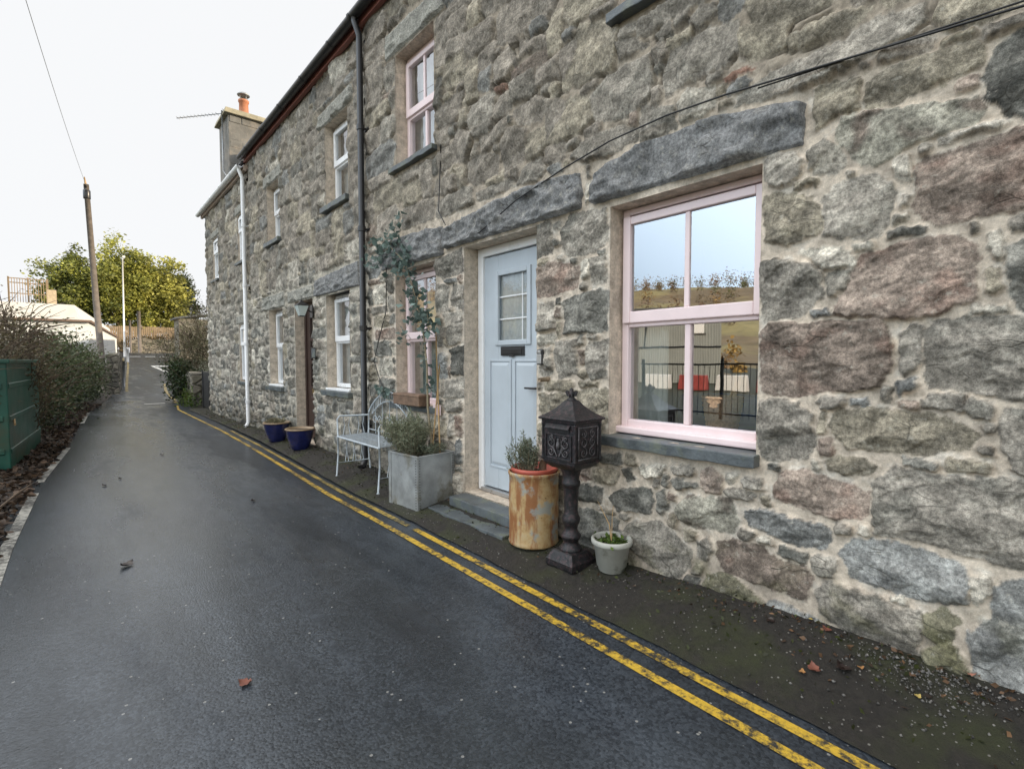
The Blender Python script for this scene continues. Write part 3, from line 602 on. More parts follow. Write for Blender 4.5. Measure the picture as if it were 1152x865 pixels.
    mc = lowc[None, None] * (1 - up[..., None]) + upc[None, None] * up[..., None]
    mc = mc * (1 + .22 * fbm(Y * 6, Z * 6, 121, 4) + .14 * fbm(Y * 26, Z * 26, 127, 3))[..., None]
    sc_ = sc_ * (1 - .25 * up[..., None]) + np.array((.185, .165, .135)) * .25 * up[..., None]
    mask = sstep(.000, .007, SD + .012 * fbm(Y * 22, Z * 22, 131, 3) )[..., None]
    smear = (sstep(.25, .6, fbm(Y * 6, Z * 6, 141, 5)) * .45 * (1 - up) * sstep(.05, .0, SD))[..., None]
    C = mc * (1 - mask) + (sc_ * (1 - smear) + mc * smear) * mask
    lime = (sstep(-.022, -.006, SD) * sstep(.010, .0, SD) * sstep(.08, .4, fbm(Y * 8, Z * 8, 147, 4)) * (1 - .8 * up))[..., None]
    C = C * (1 - .6 * lime) + np.array((.56, .53, .47)) * .6 * lime
    C = C * (1 - .62 * (crev[..., None] / .03))
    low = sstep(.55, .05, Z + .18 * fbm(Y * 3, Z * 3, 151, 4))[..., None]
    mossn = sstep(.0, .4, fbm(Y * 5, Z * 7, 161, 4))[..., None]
    C = C * (1 - .36 * low); C = C * (1 - .55 * low * mossn) + np.array((.095, .092, .045)) * .55 * low * mossn  # low band: shade near the ground painted into the colour; moss patches over it
    # damp streaks and general grime
    C = C * (1 + .13 * fbm(Y * .9, Z * .7, 171, 3) - .10 * sstep(.1, .5, fbm(Y * 6, Z * .6, 181, 3)))[..., None]
    C = np.concatenate([np.clip(C, .012, .8), mask], -1)
    V = np.stack([xoff - H, Y, Z], -1).reshape(-1, 3); C = C.reshape(-1, 4)
    keep = np.ones((ny - 1, nz - 1), bool); ym = (ya[1:] + ya[:-1]) / 2; zm = (za[1:] + za[:-1]) / 2
    for a, b, c, d in openings:
        keep &= ~(((ym > a) & (ym < b))[:, None] & ((zm > c) & (zm < d))[None, :])
    F = gridfaces(ny, nz)[keep.ravel()][:, ::-1]
    # reveals run back from every edge of the openings
    VV = [V]; CC = [C]; FF = [F]; base = len(V); idx = lambda i, k: i * nz + k
    for a, b, c, d in openings:
        ia, ib = np.searchsorted(ya, [a - 1e-6, b - 1e-6]); ka, kb = np.searchsorted(za, [c - 1e-6, d - 1e-6])
        loop = [idx(i, ka) for i in range(ia, ib)] + [idx(ib, k) for k in range(ka, kb)] + [idx(i, kb) for i in range(ib, ia, -1)] + [idx(ia, k) for k in range(kb, ka, -1)]
        loop = np.array(loop); n = len(loop)
        P0 = V[loop].copy(); Pf = P0.copy(); Pf[:, 0] = P0[:, 0] + .004; Pm = P0.copy(); Pm[:, 0] = xoff + .05 + .004 * perlin(P0[:, 1] * 9, P0[:, 2] * 9, 3); Pb = P0.copy(); Pb[:, 0] = xoff + depth + .06
        rc = np.array((.53, .455, .37)) * (1 + .18 * fbm(P0[:, 1] * 5, P0[:, 2] * 5, 5, 3))[:, None]
        VV += [Pf, Pm, Pb]; rc = np.concatenate([rc, np.zeros((n, 1))], 1); CC += [rc, rc, rc * .92]
        j = np.arange(n); j2 = (j + 1) % n
        FF.append(np.stack([base + j, base + j2, base + n + j2, base + n + j], 1)); FF.append(np.stack([base + n + j, base + n + j2, base + 2 * n + j2, base + 2 * n + j], 1))
        FF.append(np.stack([loop[j], loop[j2], base + j2, base + j], 1)); base += 3 * n
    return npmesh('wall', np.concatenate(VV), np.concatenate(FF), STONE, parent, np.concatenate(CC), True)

def lintel(parent, q, seed, out=.035, rough=.02, mat=None, bulge=0.):
    """one hewn slab: q = bottom-left, bottom-right, top-right, top-left in (y, z)"""
    n, m = max(20, int(abs(q[1][0] - q[0][0]) / .012)), max(12, int(abs(q[3][1] - q[0][1]) / .012))
    u, v = np.meshgrid(np.linspace(0, 1, n), np.linspace(0, 1, m), indexing='ij')
    Q = np.array(q, float); B = Q[0][None, None] * ((1 - u) * (1 - v))[..., None] + Q[1] * (u * (1 - v))[..., None] + Q[2] * (u * v)[..., None] + Q[3] * ((1 - u) * v)[..., None]
    Y = B[..., 0]; Z = B[..., 1]
    Z2 = Z + bulge * 4 * u * (1 - u) * v + .018 * fbm(Y * 6, Z * 0 + seed, seed, 3) * (v ** 2) + .005 * perlin(Y * 14, Z * 0 + 3.3, seed) * (1 - v); Y2 = Y + .02 * fbm(Z * 9, Y * 0 + seed, seed + 3, 3) * np.abs(2 * u - 1)
    e = np.minimum(np.minimum(u, 1 - u) * n * .012, np.minimum(v, 1 - v) * m * .012)
    ed = sstep(0, .014, e)
    h = out + rough * ridge(Y * 4 + Z * 5 + seed, Z * 9 - Y * 3, seed + 7, 4) + rough * .8 * fbm(Y * 7, Z * 11, seed + 9, 4) - .02 * v
    # conchoidal bites out of the front
    for i in range(9):
        rg = random.Random(seed * 10 + i); cy = Q[0][0] + (Q[1][0] - Q[0][0]) * rg.random(); cz = Q[0][1] + (Q[3][1] - Q[0][1]) * rg.random()
        d = np.hypot((Y - cy) / rg.uniform(.10, .22), (Z - cz) / rg.uniform(.05, .11)); h = h - .026 * sstep(1, .6, d)
    h = h + .008 * np.sign(perlin(Y * 2 + seed, Z * 16 + Y * 2, seed + 31)) * sstep(.05, .3, np.abs(perlin(Y * 2 + seed, Z * 16 + Y * 2, seed + 31))) + .005 * fbm(Y * 14, Z * 20, seed + 33, 2)
    h = np.maximum(h, .020)
    X = -h * ed + .04 * (1 - ed)
    V = np.stack([X, Y2, Z2], -1).reshape(-1, 3); F = gridfaces(n, m)
    if q[1][0] > q[0][0]: F = F[:, ::-1]
    # underside back to the frame
    bot = np.stack([np.full(n, .15), Y2[:, 0], Z2[:, 0] + .002], 1); fr = np.arange(n) * m; k = len(V); j = np.arange(n - 1)
    F2 = np.stack([fr[j], k + j, k + j + 1, fr[j + 1]], 1)
    tone = np.array((.192, .194, .194) if mat is LINT else (.27, .265, .235)); cc = tone * (1 + .35 * fbm(Y * 6, Z * 9, seed + 13, 4))[..., None]
    pale = sstep(.1, .6, fbm(Y * 6, Z * 12, seed + 21, 5))[..., None] * .45; cc = cc * (1 - pale) + np.array((.36, .34, .30)) * pale; cc = np.clip(cc, .03, .7).reshape(-1, 3)
    return npmesh('lintel', np.concatenate([V, bot]), np.concatenate([F, F2]), STONE, parent, np.concatenate([cc, cc[fr] * .8]), True)

def slab(parent, x0, x1, y0, y1, z0, z1, name='sill', mat=None, seed=1, nb=.012):
    """slate slab with slightly uneven edges"""
    n = max(6, int((y1 - y0) / .08)); b = MB(); rg = random.Random(seed); vs = []
    for i in range(n + 1):
        y = y0 + (y1 - y0) * i / n; j = rg.uniform(-nb, nb) * .6; k = rg.uniform(-nb, nb) * .3
        vs += [(x0 + j, y, z0 + k), (x1, y, z0), (x1, y, z1), (x0 + j * .7, y, z1 - .003 + k * .5)]
    fs = [(3, 2, 1, 0), tuple(n * 4 + q for q in (0, 1, 2, 3))]
    for i in range(n):
        for q in range(4): fs.append((i * 4 + q, i * 4 + (q + 1) % 4, i * 4 + 4 + (q + 1) % 4, i * 4 + 4 + q))
    b.add(vs, fs); return b.build(name, mat or SLATE, parent, bev=.006)

def frame_bars(b, x0, x1, y0, y1, z0, z1, w, wb=None, wt=None):
    wb = wb or w; wt = wt or w
    b.box(x0, x1, y0, y0 + w, z0, z1); b.box(x0, x1, y1 - w, y1, z0, z1)
    b.box(x0 + .001, x1 - .001, y0 + w, y1 - w, z0, z0 + wb); b.box(x0 + .001, x1 - .001, y0 + w, y1 - w, z1 - wt, z1)
def pane(parent, x, y0, y1, z0, z1, mat):
    return MB().add([(x, y0, z0), (x, y1, z0), (x, y1, z1), (x, y0, z1)], [(0, 3, 2, 1)]).build('pane', mat, parent)
def window(house, y0, y1, z0, z1, x, mat, split, mull, curtain, sill=None, glass=None, inner=True, wsill=False, seed=1, curt_mat=None):
    """timber or upvc window: frame > opening sash, mullions, panes, sill, curtain"""
    glass = glass or GLASSU; fw = .05
    f = MB(); frame_bars(f, x, x + .075, y0, y1, z0, z1, fw, .055, .04)
    zm = z0 + (z1 - z0) * split; f.box(x + .002, x + .07, y0 + fw, y1 - fw, zm - .03, zm + .012)
    ym = (y0 + y1) / 2
    if mull: f.box(x + .012, x + .06, ym - .019, ym + .019, z0 + .055, zm - .03)
    o = f.build('window', mat, house, bev=.006)
    s = MB(); sx = x - .022; frame_bars(s, sx, sx + .05, y0 + .016, y1 - .016, zm - .004, z1 - .055, .056, .075, .05)
    if mull: s.box(sx + .012, sx + .045, ym - .016, ym + .016, zm + .071, z1 - .105)
    s.build('sash', mat, o, bev=.006)
    ys = [(y0 + fw, ym - .019), (ym + .019, y1 - fw)] if mull else [(y0 + fw, y1 - fw)]
    for a, c in ys: pane(o, x + .036, a - .004, c + .004, z0 + .05, zm - .026, glass)
    ys = [(y0 + .072, ym - .016), (ym + .016, y1 - .072)] if mull else [(y0 + .072, y1 - .072)]
    for a, c in ys: pane(o, sx + .025, a - .004, c + .004, zm + .067, z1 - .1, glass)
    if wsill: MB().box(x - .05, x + .02, y0 - .02, y1 + .02, z0 - .032, z0 + .012).build('timber_sill', mat, o, bev=.01)
    if sill: slab(o, sill[0], x + .06, sill[1], sill[2], sill[3], sill[4], 'sill', SLATE, seed)
    if inner:
        r = MB(); X0, X1 = x + .08, x + 2.4; a, c, d, e = y0 - .7, y1 + .7, z0 - .75, z1 + .25
        r.add([(X0, a, d), (X1, a, d), (X1, c, d), (X0, c, d), (X0, a, e), (X1, a, e), (X1, c, e), (X0, c, e)], [(0, 1, 2, 3), (7, 6, 5, 4), (0, 4, 5, 1), (1, 5, 6, 2), (2, 6, 7, 3)])
        # the wall's inner face around the opening
        r.add([(X0, a, d), (X0, c, d), (X0, c, e), (X0, a, e), (X0, y0, z0), (X0, y1, z0), (X0, y1, z1), (X0, y0, z1)], [(0, 1, 5, 4), (1, 2, 6, 5), (2, 3, 7, 6), (3, 0, 4, 7)])
        r.build('room', ROOM, o)
        MB().box(x + .076, x + .26, y0 - .03, y1 + .03, z0 - .02, z0 + .02).build('inner_sill', ISILL, o, bev=.005)
    if curtain:
        for (a, c, za, zb, xx) in curtain:
            n = max(4, int((c - a) / .02)); yy = np.linspace(a, c, n); xs = xx + .018 * np.sin(yy * 62 + seed) + .008 * np.sin(yy * 23)
            V = np.concatenate([np.stack([xs, yy, np.full(n, za)], 1), np.stack([xs, yy, np.full(n, zb)], 1)]); j = np.arange(n - 1)
            npmesh('curtain', V, np.stack([j, j + 1, n + j + 1, n + j], 1), curt_mat or CURT, o, None, True)
    return o

# ------------------------------------------------------------------ the terrace
def big(f): return lambda y, z: f
def t_near(rg, y, z):
    if z > 2.6: return rg.choice('AAAAABBBGGSRAD')
    return rg.choice('GGGGBBDDRSWW')
def t_far(rg, y, z):
    if z > 2.6: return rg.choice('AAAABBGGGWSD')
    return rg.choice('GGGGGGAABDDWW' if z > .9 else 'GGDDDSSAW')
NEAR = dict(phases=[(9000, (.25, .55), (.13, .27), .10), (16000, (.12, .30), (.06, .16), .055), (2600, (.08, .16), (.05, .09), .05)],
            scale=lambda y, z: 1.25 if y < .1 else (1.35 if z > 2.6 else 1.), gap=lambda y, z: .003 if z > 2.75 else .012,
            type=t_near, upper=True, mortar=(.52, .452, .370), mortar_up=(.29, .25, .198))
FARS = dict(phases=[(6000, (.22, .46), (.12, .26), .10), (16000, (.12, .28), (.06, .16), .055), (12000, (.06, .14), (.04, .08), .04)],
            scale=lambda y, z: .85 if z < 1. else (1.35 if z > 2.6 else 1.1), gap=lambda y, z: .005 if z > 2.6 else .010,
            type=t_far, upper=True, mortar=(.43, .395, .33), mortar_up=(.30, .262, .21))

GRP = 'stone cottages of the terrace'
H1 = thing('stone_cottage', (.1, 2.6, 0), 'nearest stone cottage with pink windows and a pale blue-grey front door', 'house', GRP)
H2 = thing('stone_cottage', (.1, 8.2, 0), 'middle stone cottage with white windows and a dark brown door', 'house', GRP)
H3 = thing('stone_cottage', (.1, 13, 0), 'end stone cottage beyond the white downpipe, with white gutter and tall grey chimney', 'house', GRP)

ops1 = [(1.094, 2.045, .865, 2.345), (2.73, 3.665, .16, 2.36), (4.13, 4.935, .90, 2.315), (4.14, 4.885, 3.39, 4.56), (1.12, 2.0, 3.52, 4.62)]
L1 = [((.895, 2.368), (2.19, 2.385), (2.19, 2.585), (.90, 2.575)), ((2.28, 2.382), (3.945, 2.385), (3.93, 2.565), (2.285, 2.64)), ((3.985, 2.345), (5.24, 2.352), (5.23, 2.645), (3.99, 2.615)),
      ((3.95, 4.575), (5.10, 4.575), (5.08, 4.84), (3.97, 4.78)), ((.95, 4.635), (2.2, 4.635), (2.18, 4.86), (.97, 4.88))]
BUL = [.10, .06, .03, .02, .02]
bl1 = [(min(p[0] for p in q) - .005, max(p[0] for p in q) + .005, min(p[1] for p in q) - .01, max(p[1] for p in q) + .005 + .7 * BUL[i]) for i, q in enumerate(L1)]
bl1 += [(1.05, 2.10, .78, .87), (4.05, 5.0, .80, .90), (4.08, 4.98, 3.31, 3.40), (1.05, 2.06, 3.44, 3.53), (2.72, 3.68, -.1, .17)]
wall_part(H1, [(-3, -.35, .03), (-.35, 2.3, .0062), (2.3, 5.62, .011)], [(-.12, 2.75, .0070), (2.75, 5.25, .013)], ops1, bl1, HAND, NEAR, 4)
for i, q in enumerate(L1): lintel(H1, q, 3 + i, .056 if i < 3 else .03, .034 if i < 3 else .02, LINT if i < 3 else None, BUL[i])
window(H1, 1.10, 2.04, .905, 2.342, .13, PINK, .485, True, [(1.76, 2.08, .93, 1.57, .25)], (-.065, 1.075, 2.095, .80, .868), GLASS, True, True, 1, CURTG)
window(H1, 4.135, 4.93, .905, 2.312, .13, PINK, .485, True, [(4.5, 4.92, .9, 2.3, .3)], (-.06, 4.08, 4.98, .84, .90), GLASS, True, True, 2, CURTG)
window(H1, 4.145, 4.88, 3.42, 4.557, .13, PINK, .46, True, [(4.0, 5.0, 3.42, 4.55, .27)], (-.06, 4.09, 4.97, 3.345, 3.40), GLASSU, True, False, 3)
window(H1, 1.125, 1.995, 3.545, 4.617, .13, PINK, .46, True, [(1.0, 2.1, 3.5, 4.6, .27)], (-.075, 1.06, 2.045, 3.465, 3.525), GLASSU, True, False, 4)

ops2 = [(6.14, 6.93, .95, 2.26), (7.45, 8.245, .10, 2.27), (8.855, 9.645, .91, 2.25), (6.13, 6.875, 3.43, 4.52), (8.885, 9.61, 3.42, 4.40)]
L2 = [((5.83, 2.265), (7.32, 2.265), (7.31, 2.51), (5.85, 2.58)), ((7.38, 2.275), (8.55, 2.275), (8.53, 2.47), (7.4, 2.47)), ((8.7, 2.255), (9.95, 2.255), (9.93, 2.50), (8.72, 2.51)),
      ((5.95, 4.525), (7.10, 4.525), (7.08, 4.72), (5.97, 4.74)), ((8.75, 4.405), (9.8, 4.405), (9.78, 4.60), (8.77, 4.60))]
bl2 = [(min(p[0] for p in q), max(p[0] for p in q), min(p[1] for p in q) - .01, max(p[1] for p in q)) for q in L2]
bl2 += [(6.05, 7.0, .87, .95), (8.78, 9.72, .83, .91), (6.08, 6.93, 3.36, 3.43), (8.83, 9.66, 3.35, 3.42), (7.44, 8.25, -.1, .1)]
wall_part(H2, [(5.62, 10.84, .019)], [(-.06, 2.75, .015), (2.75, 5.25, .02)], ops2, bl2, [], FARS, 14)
LG = M('grey_lintel_stone', (.20, .205, .185), .8, 0, .35, 9, .8, 40, (.13, .135, .12), 6, coord='p')
for i, q in enumerate(L2): lintel(H2, q, 20 + i, .035, .022, LINT if i == 0 else LG)
for i, (a, b, c, d) in enumerate(ops2):
    if i == 1: continue
    z0 = c + .035
    window(H2, a + .005, b - .005, z0, d - .004, .13, UPVC, .5, False, [(a - .1, b + .1, z0, d, .27)] if i in (0, 2) else [(a - .05, a + .22, z0, d, .27), (b - .26, b + .05, z0, d, .27)],
           (-.07, a - .06, b + .06, c - .075, c - .002), GLASSU, True, False, 30 + i)
    if i in (0, 2): MB().box(-.03, .10, a + .004, b - .004, c - .001, c + .03).build('white_sill', UPVC, H2, bev=.006)

ops3 = [(11.08, 11.82, .92, 2.12), (11.13, 11.75, 3.40, 4.38), (13.66, 14.25, 3.33, 4.34)]
L3 = [((10.95, 2.125), (12.0, 2.125), (11.98, 2.30), (10.97, 2.30)), ((11.0, 4.385), (11.9, 4.385), (11.88, 4.56), (11.02, 4.56)), ((13.5, 4.345), (14.4, 4.345), (14.38, 4.5), (13.52, 4.5))]
bl3 = [(min(p[0] for p in q), max(p[0] for p in q), min(p[1] for p in q) - .01, max(p[1] for p in q)) for q in L3]
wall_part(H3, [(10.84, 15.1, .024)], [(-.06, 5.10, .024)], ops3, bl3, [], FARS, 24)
for i, q in enumerate(L3): lintel(H3, q, 40 + i, .018, .012, LG)
for i, (a, b, c, d) in enumerate(ops3):
    window(H3, a + .005, b - .005, c + .03, d - .004, .035, UPVC, .62, False, [(a - .1, b + .1, c, d, .2)], (-.06, a - .05, b + .05, c - .06, c - .002), GLASSU, True, False, 50 + i)

# gables, roofs, eaves
def gable(parent, y, x1, z0, ze, xr, zr, outward):
    b = MB(); b.add([(0.02, y, z0), (x1, y, z0), (x1, y, ze), (xr, y, zr), (0.02, y, ze)], [(0, 1, 2, 3, 4) if outward < 0 else (4, 3, 2, 1, 0)])
    return b.build('gable_wall', BLOCKS, parent)
def eaves(parent, y0, y1, zg, gm, fm, half, ridge_x=2.3, ridge_z=7.3, seed=0):
    b = MB(); b.box(-.075, -.02, y0, y1, zg - .06, zg + .05); b.box(-.02, .06, y0, y1, zg - .03, zg + .10); b.build('fascia', fm, parent, bev=.004)
    n = 12; g = MB(); r = .058; k0 = len(g.v)
    prof = [(-.14 + r * math.cos(t), zg + .03 + r * math.sin(t)) for t in np.linspace(math.pi, 2 * math.pi, n)] + [(-.14 + (r - .006) * math.cos(t), zg + .03 + (r - .006) * math.sin(t)) for t in np.linspace(2 * math.pi, math.pi, n)]
    for y in (y0, y1):
        g.v += [(x, y, z) for x, z in prof]
    m = len(prof); g.f += [(j, (j + 1) % m, m + (j + 1) % m, m + j) for j in range(m)]
    yy = y0 + .6
    while yy < y1:                                            # union clips
        for s in range(n - 1):
            t0, t1 = math.pi * (1 + s / (n - 1)), math.pi * (1 + (s + 1) / (n - 1)); q = r + .006
            g.add([(-.14 + q * math.cos(t0), yy, zg + .03 + q * math.sin(t0)), (-.14 + q * math.cos(t1), yy, zg + .03 + q * math.sin(t1)), (-.14 + q * math.cos(t1), yy + .05, zg + .03 + q * math.sin(t1)), (-.14 + q * math.cos(t0), yy + .05, zg + .03 + q * math.sin(t0))], [(0, 1, 2, 3)])
        yy += 1.0
    g.build('gutter', gm, parent, True)
    rows = 24; V = []; F = []
    ex = -.12; ez = zg + .085
    rb = MB()
    for i in range(rows):
        a = i / rows; c = (i + 1.15) / rows; xa = ex + (ridge_x - ex) * a; xc = ex + (ridge_x - ex) * c; za = ez + (ridge_z - ez) * a; zc = ez + (ridge_z - ez) * c
        rb.hexa([(xa, y0, za - .004), (xc, y0, zc - .02), (xc, y1, zc - .02), (xa, y1, za - .004)], [(xa, y0, za + .012), (xc, y0, zc - .008), (xc, y1, zc - .008), (xa, y1, za + .012)])
    rb.hexa([(ridge_x, y0, ridge_z - .02), (2 * ridge_x, y0, ez), (2 * ridge_x, y1, ez), (ridge_x, y1, ridge_z - .02)], [(ridge_x, y0, ridge_z + .01), (2 * ridge_x, y0, ez + .03), (2 * ridge_x, y1, ez + .03), (ridge_x, y1, ridge_z + .01)])
    rf = rb.build('roof', ROOFS, parent)
    MB().box(ridge_x - .12, ridge_x + .12, y0, y1, ridge_z - .03, ridge_z + .06).build('ridge_tiles', ROOFS, rf, bev=.05)
    MB().box(4.5, 4.6, y0, y1, -.1, zg + .1).build('back_wall', CONC, parent)
eaves(H1, -3, 5.62, 5.25, BLACKP, FASC, True); eaves(H2, 5.623, 10.83, 5.24, BLACKP, FASC, True); eaves(H3, 10.835, 15.25, 5.10, UPVC, FASCW, True, 2.3, 7.0)
gable(H1, -2.99, 4.5, -.1, 5.3, 2.3, 7.25, -1); gable(H3, 15.08, 4.5, -.1, 5.2, 2.3, 6.95, 1)

def downpipe(parent, y, mat, zt, r, zb, gx=-.14, swan=True):
    d = MB(); p = [(gx, y, zt + .01), (gx, y, zt - .06), (-.085, y, zt - .2), (-.085, y, zt - .3), (-.085, y, zb + .09), (-.12, y - .02, zb + .03), (-.16, y - .03, zb + .01)]
    d.tube(p, r, 14); o = d.build('downpipe', mat, parent, True)
    for z in np.arange(zb + .5, zt - .4, 1.15):
        c = MB(); c.lathe([(r + .002, -.03), (r + .009, -.028), (r + .009, .028), (r + .002, .03)], (-.085, y, z), 14); c.box(-.085, .02, y - .008, y + .008, z - .012, z + .012); c.box(-.02, .02, y - .045, y + .05, z - .014, z + .014); c.build('bracket', mat, o)
downpipe(H1, 5.57, BLACKP, 5.26, .036, float(vz(-.1, 5.57)))
downpipe(H3, 10.90, UPVC, 5.11, .036, float(vz(-.1, 10.9)))

# front door of the nearest cottage
def front_door():
    x = .15; y0, y1, z0, z1 = 2.735, 3.66, .165, 2.357
    f = MB(); f.box(x, x + .07, y0, y0 + .06, z0, z1); f.box(x, x + .07, y1 - .075, y1, z0, z1); f.box(x + .001, x + .069, y0 + .06, y1 - .06, z1 - .075, z1)
    fr = f.build('door_frame', UPVC, H1, bev=.006)
    MB().box(x - .02, x + .07, y0 + .06, y1 - .06, z0, z0 + .035).build('threshold', SILV, fr, bev=.004)
    a, b, c, d = y0 + .068, y1 - .068, z0 + .045, z1 - .085; X = x + .022
    gy0, gy1, gz0, gz1 = a + .20, b - .20, 1.52, 2.10
    s = MB(); s.box(X, X + .045, a, gy0, c, d); s.box(X, X + .045, gy1, b, c, d); s.box(X + .0005, X + .0445, gy0, gy1, c, gz0); s.box(X + .0005, X + .0445, gy0, gy1, gz1, d)
    ym = (a + b) / 2
    for (p, q) in ((a + .10, ym - .04), (ym + .04, b - .10)):      # moulded panels
        s.hexa([(X, p, .42), (X, q, .42), (X, q, 1.34), (X, p, 1.34)], [(X - .012, p + .03, .45), (X - .012, q - .03, .45), (X - .012, q - .03, 1.31), (X - .012, p + .03, 1.31)])
        frame_bars(s, X - .010, X + .001, p - .022, q + .022, .398, 1.362, .018)
    dr = s.build('door', DOORB, H1, bev=.003)
    m = MB(); frame_bars(m, X - .016, X + .01, gy0 - .035, gy1 + .035, gz0 - .035, gz1 + .035, .045); m.build('glazing_bead', DOORB, dr, bev=.006)
    pane(dr, X + .015, gy0, gy1, gz0, gz1, GLASSD)
    g = MB()
    for t in (1 / 3, 2 / 3):
        zz = gz0 + (gz1 - gz0) * t; g.box(X + .008, X + .013, gy0, gy1, zz - .005, zz + .005)
    for yy in (gy0 + (gy1 - gy0) * .22,): g.box(X + .0085, X + .0125, yy - .004, yy + .004, gz0, gz1)
    g.build('glazing_bar', UPVC, dr)
    n = 30; yy = np.linspace(gy0 - .05, gy1 + .05, n); xs = X + .035 + .004 * np.sin(yy * 90); V = np.concatenate([np.stack([xs, yy, np.full(n, gz0 - .1)], 1), np.stack([xs, yy, np.full(n, gz1 + .1)], 1)]); j = np.arange(n - 1)
    npmesh('door_blind', V, np.stack([j, j + 1, n + j + 1, n + j], 1), CURT, dr, None, True)
    MB().box(X + .12, X + .14, y0 - .2, y1 + .2, 0, 2.5).build('hall_backing', ROOM, fr)
    l = MB(); l.box(X - .014, X, ym - .15, ym + .15, 1.395, 1.475); l.box(X - .02, X - .012, ym - .125, ym + .125, 1.407, 1.455); l.box(X - .022, X - .014, ym - .03, ym + .03, 1.385, 1.40); l.build('letter_plate', BLACKP, dr, bev=.004)
    h = MB(); h.box(X - .010, X, a + .035, a + .075, .96, 1.20); h.tube([(X - .01, a + .055, 1.13), (X - .05, a + .055, 1.13), (X - .055, a + .075, 1.13), (X - .052, a + .19, 1.128)], [.011, .011, .010, .008], 10)
    h.lathe([(.008, -.01), (.012, 0), (.008, .01)], (X - .008, a + .055, 1.02), 10); h.build('handle', BLACKP, dr, True)
front_door()
def brown_door():
    x = .14; y0, y1, z0, z1 = 7.455, 8.24, .105, 2.266
    f = MB(); f.box(x, x + .07, y0, y0 + .055, z0, z1); f.box(x, x + .07, y1 - .055, y1, z0, z1); f.box(x + .001, x + .069, y0 + .055, y1 - .055, z1 - .06, z1)
    f.build('door_frame', DOORBR, H2, bev=.006)
    a, b, c, d = y0 + .06, y1 - .06, z0 + .02, z1 - .065; X = x + .02; s = MB()
    gy0, gy1 = a + .14, b - .14
    s.box(X, X + .045, a, gy0, c, d); s.box(X, X + .045, gy1, b, c, d); zs = [(c, .95), (1.30, 1.36), (1.66, 1.72), (2.03, d)]
    for p, q in zs: s.box(X + .0005, X + .0445, gy0, gy1, p, q)
    s.hexa([(X, gy0, .25), (X, gy1, .25), (X, gy1, .80), (X, gy0, .80)], [(X - .014, gy0 + .04, .29), (X - .014, gy1 - .04, .29), (X - .014, gy1 - .04, .76), (X - .014, gy0 + .04, .76)])
    dr = s.build('door', DOORBR, H2, bev=.004)
    for p, q in ((.95, 1.30), (1.36, 1.66), (1.72, 2.03)): pane(dr, X + .02, gy0, gy1, p, q, GLASSU)
    MB().box(X + .12, X + .14, y0 - .2, y1 + .2, 0, 2.4).build('hall_backing', ROOM, dr)
    MB().box(X - .012, X, gy0 + .08, gy1 - .08, .84, .91).build('letter_plate', BRASS, dr, bev=.004)
    h = MB(); h.box(X - .008, X, a + .03, a + .065, 1.0, 1.2); h.tube([(X - .01, a + .047, 1.12), (X - .05, a + .047, 1.12), (X - .05, a + .15, 1.12)], .009, 8); h.build('handle', BRASS, dr, True)
brown_door()

# chimney of the end cottage
cx0, cx1, cy0, cy1 = .36, 1.75, 14.0, 15.0
b = MB(); b.box(cx0, cx1, cy0, cy1, 4.9, 7.42); ch = b.build('chimney', CHIMR, H3, bev=.02)
b = MB(); rg = random.Random(4)
for k in range(10):                                            # big rough blocks showing through the render on the near face
    z = 5.4 + .2 * k + rg.uniform(-.02, .02)
    x = cx0 + .02
    while x < cx1 - .1:
        w = rg.uniform(.18, .45); x2 = min(cx1 - .01, x + w); (rg.random() < .78) and b.box(x + .012, x2 - .012, cy0 - .004 - rg.random() * .016, cy0 + .02, z + .010, z + .19 - rg.random() * .03); x = x2
b.build('stone_face', CHIMR, ch, bev=.012)
b = MB(); b.hexa([(cx0 - .10, cy0 - .10, 7.40), (cx1 + .1, cy0 - .10, 7.40), (cx1 + .1, cy1 + .1, 7.40), (cx0 - .10, cy1 + .1, 7.40)], [(cx0 - .06, cy0 - .06, 7.54), (cx1 + .06, cy0 - .06, 7.54), (cx1 + .06, cy1 + .06, 7.54), (cx0 - .06, cy1 + .06, 7.54)])
b.build('chimney_cap', CHIMC, ch, bev=.015)
b = MB(); b.lathe([(.13, 0), (.13, .04), (.115, .06), (.105, .40), (.125, .41), (.125, .46), (.10, .47), (.095, .44)], (.80, 14.35, 7.53), 20); cp = b.build('chimney_pot', TERRAC, ch, True)
b = MB(); b.lathe([(.02, .60), (.14, .575), (.15, .59), (.10, .64), (.0, .655)], (.80, 14.35, 7.53), 20)
for k in range(4):
    t = k * math.pi / 2 + .4; b.tube([(.80 + .09 * math.cos(t), 14.35 + .09 * math.sin(t), 7.97), (.80 + .11 * math.cos(t), 14.35 + .11 * math.sin(t), 8.12)], .008, 5)
b.build('cowl', METG, cp, True)
# ------------------------------------------------------------------ ground, road, verge
def strip(name, mat, ys, fa, fb, fz, n=2, label=None, off=0.):
    ys = np.asarray(ys, float); u = np.linspace(0, 1, n); A = fa(ys); B = fb(ys); X = A[:, None] + (B - A)[:, None] * u[None]; Yg = np.repeat(ys[:, None], n, 1)
    Z = fz(X, Yg) + off; o = npmesh(name, np.stack([X, Yg, Z], -1).reshape(-1, 3), gridfaces(len(ys), n)[:, ::-1], mat, None, None, True)
    return tag(o, kind='structure')
ys = np.unique(np.concatenate([np.linspace(-40, 20, 61), np.linspace(20, 80, 121)]))
gx = np.array([-500, -200, -80, -40, -20, -10, -6, -4, -3.3, -2, -1, 0, 1, 2, 4, 6, 10, 20, 40, 80, 200, 500.]); gy = np.concatenate([[-500, -200, -80], np.arange(-40, 81, 2.), [100, 140, 200, 300, 500, 800]])
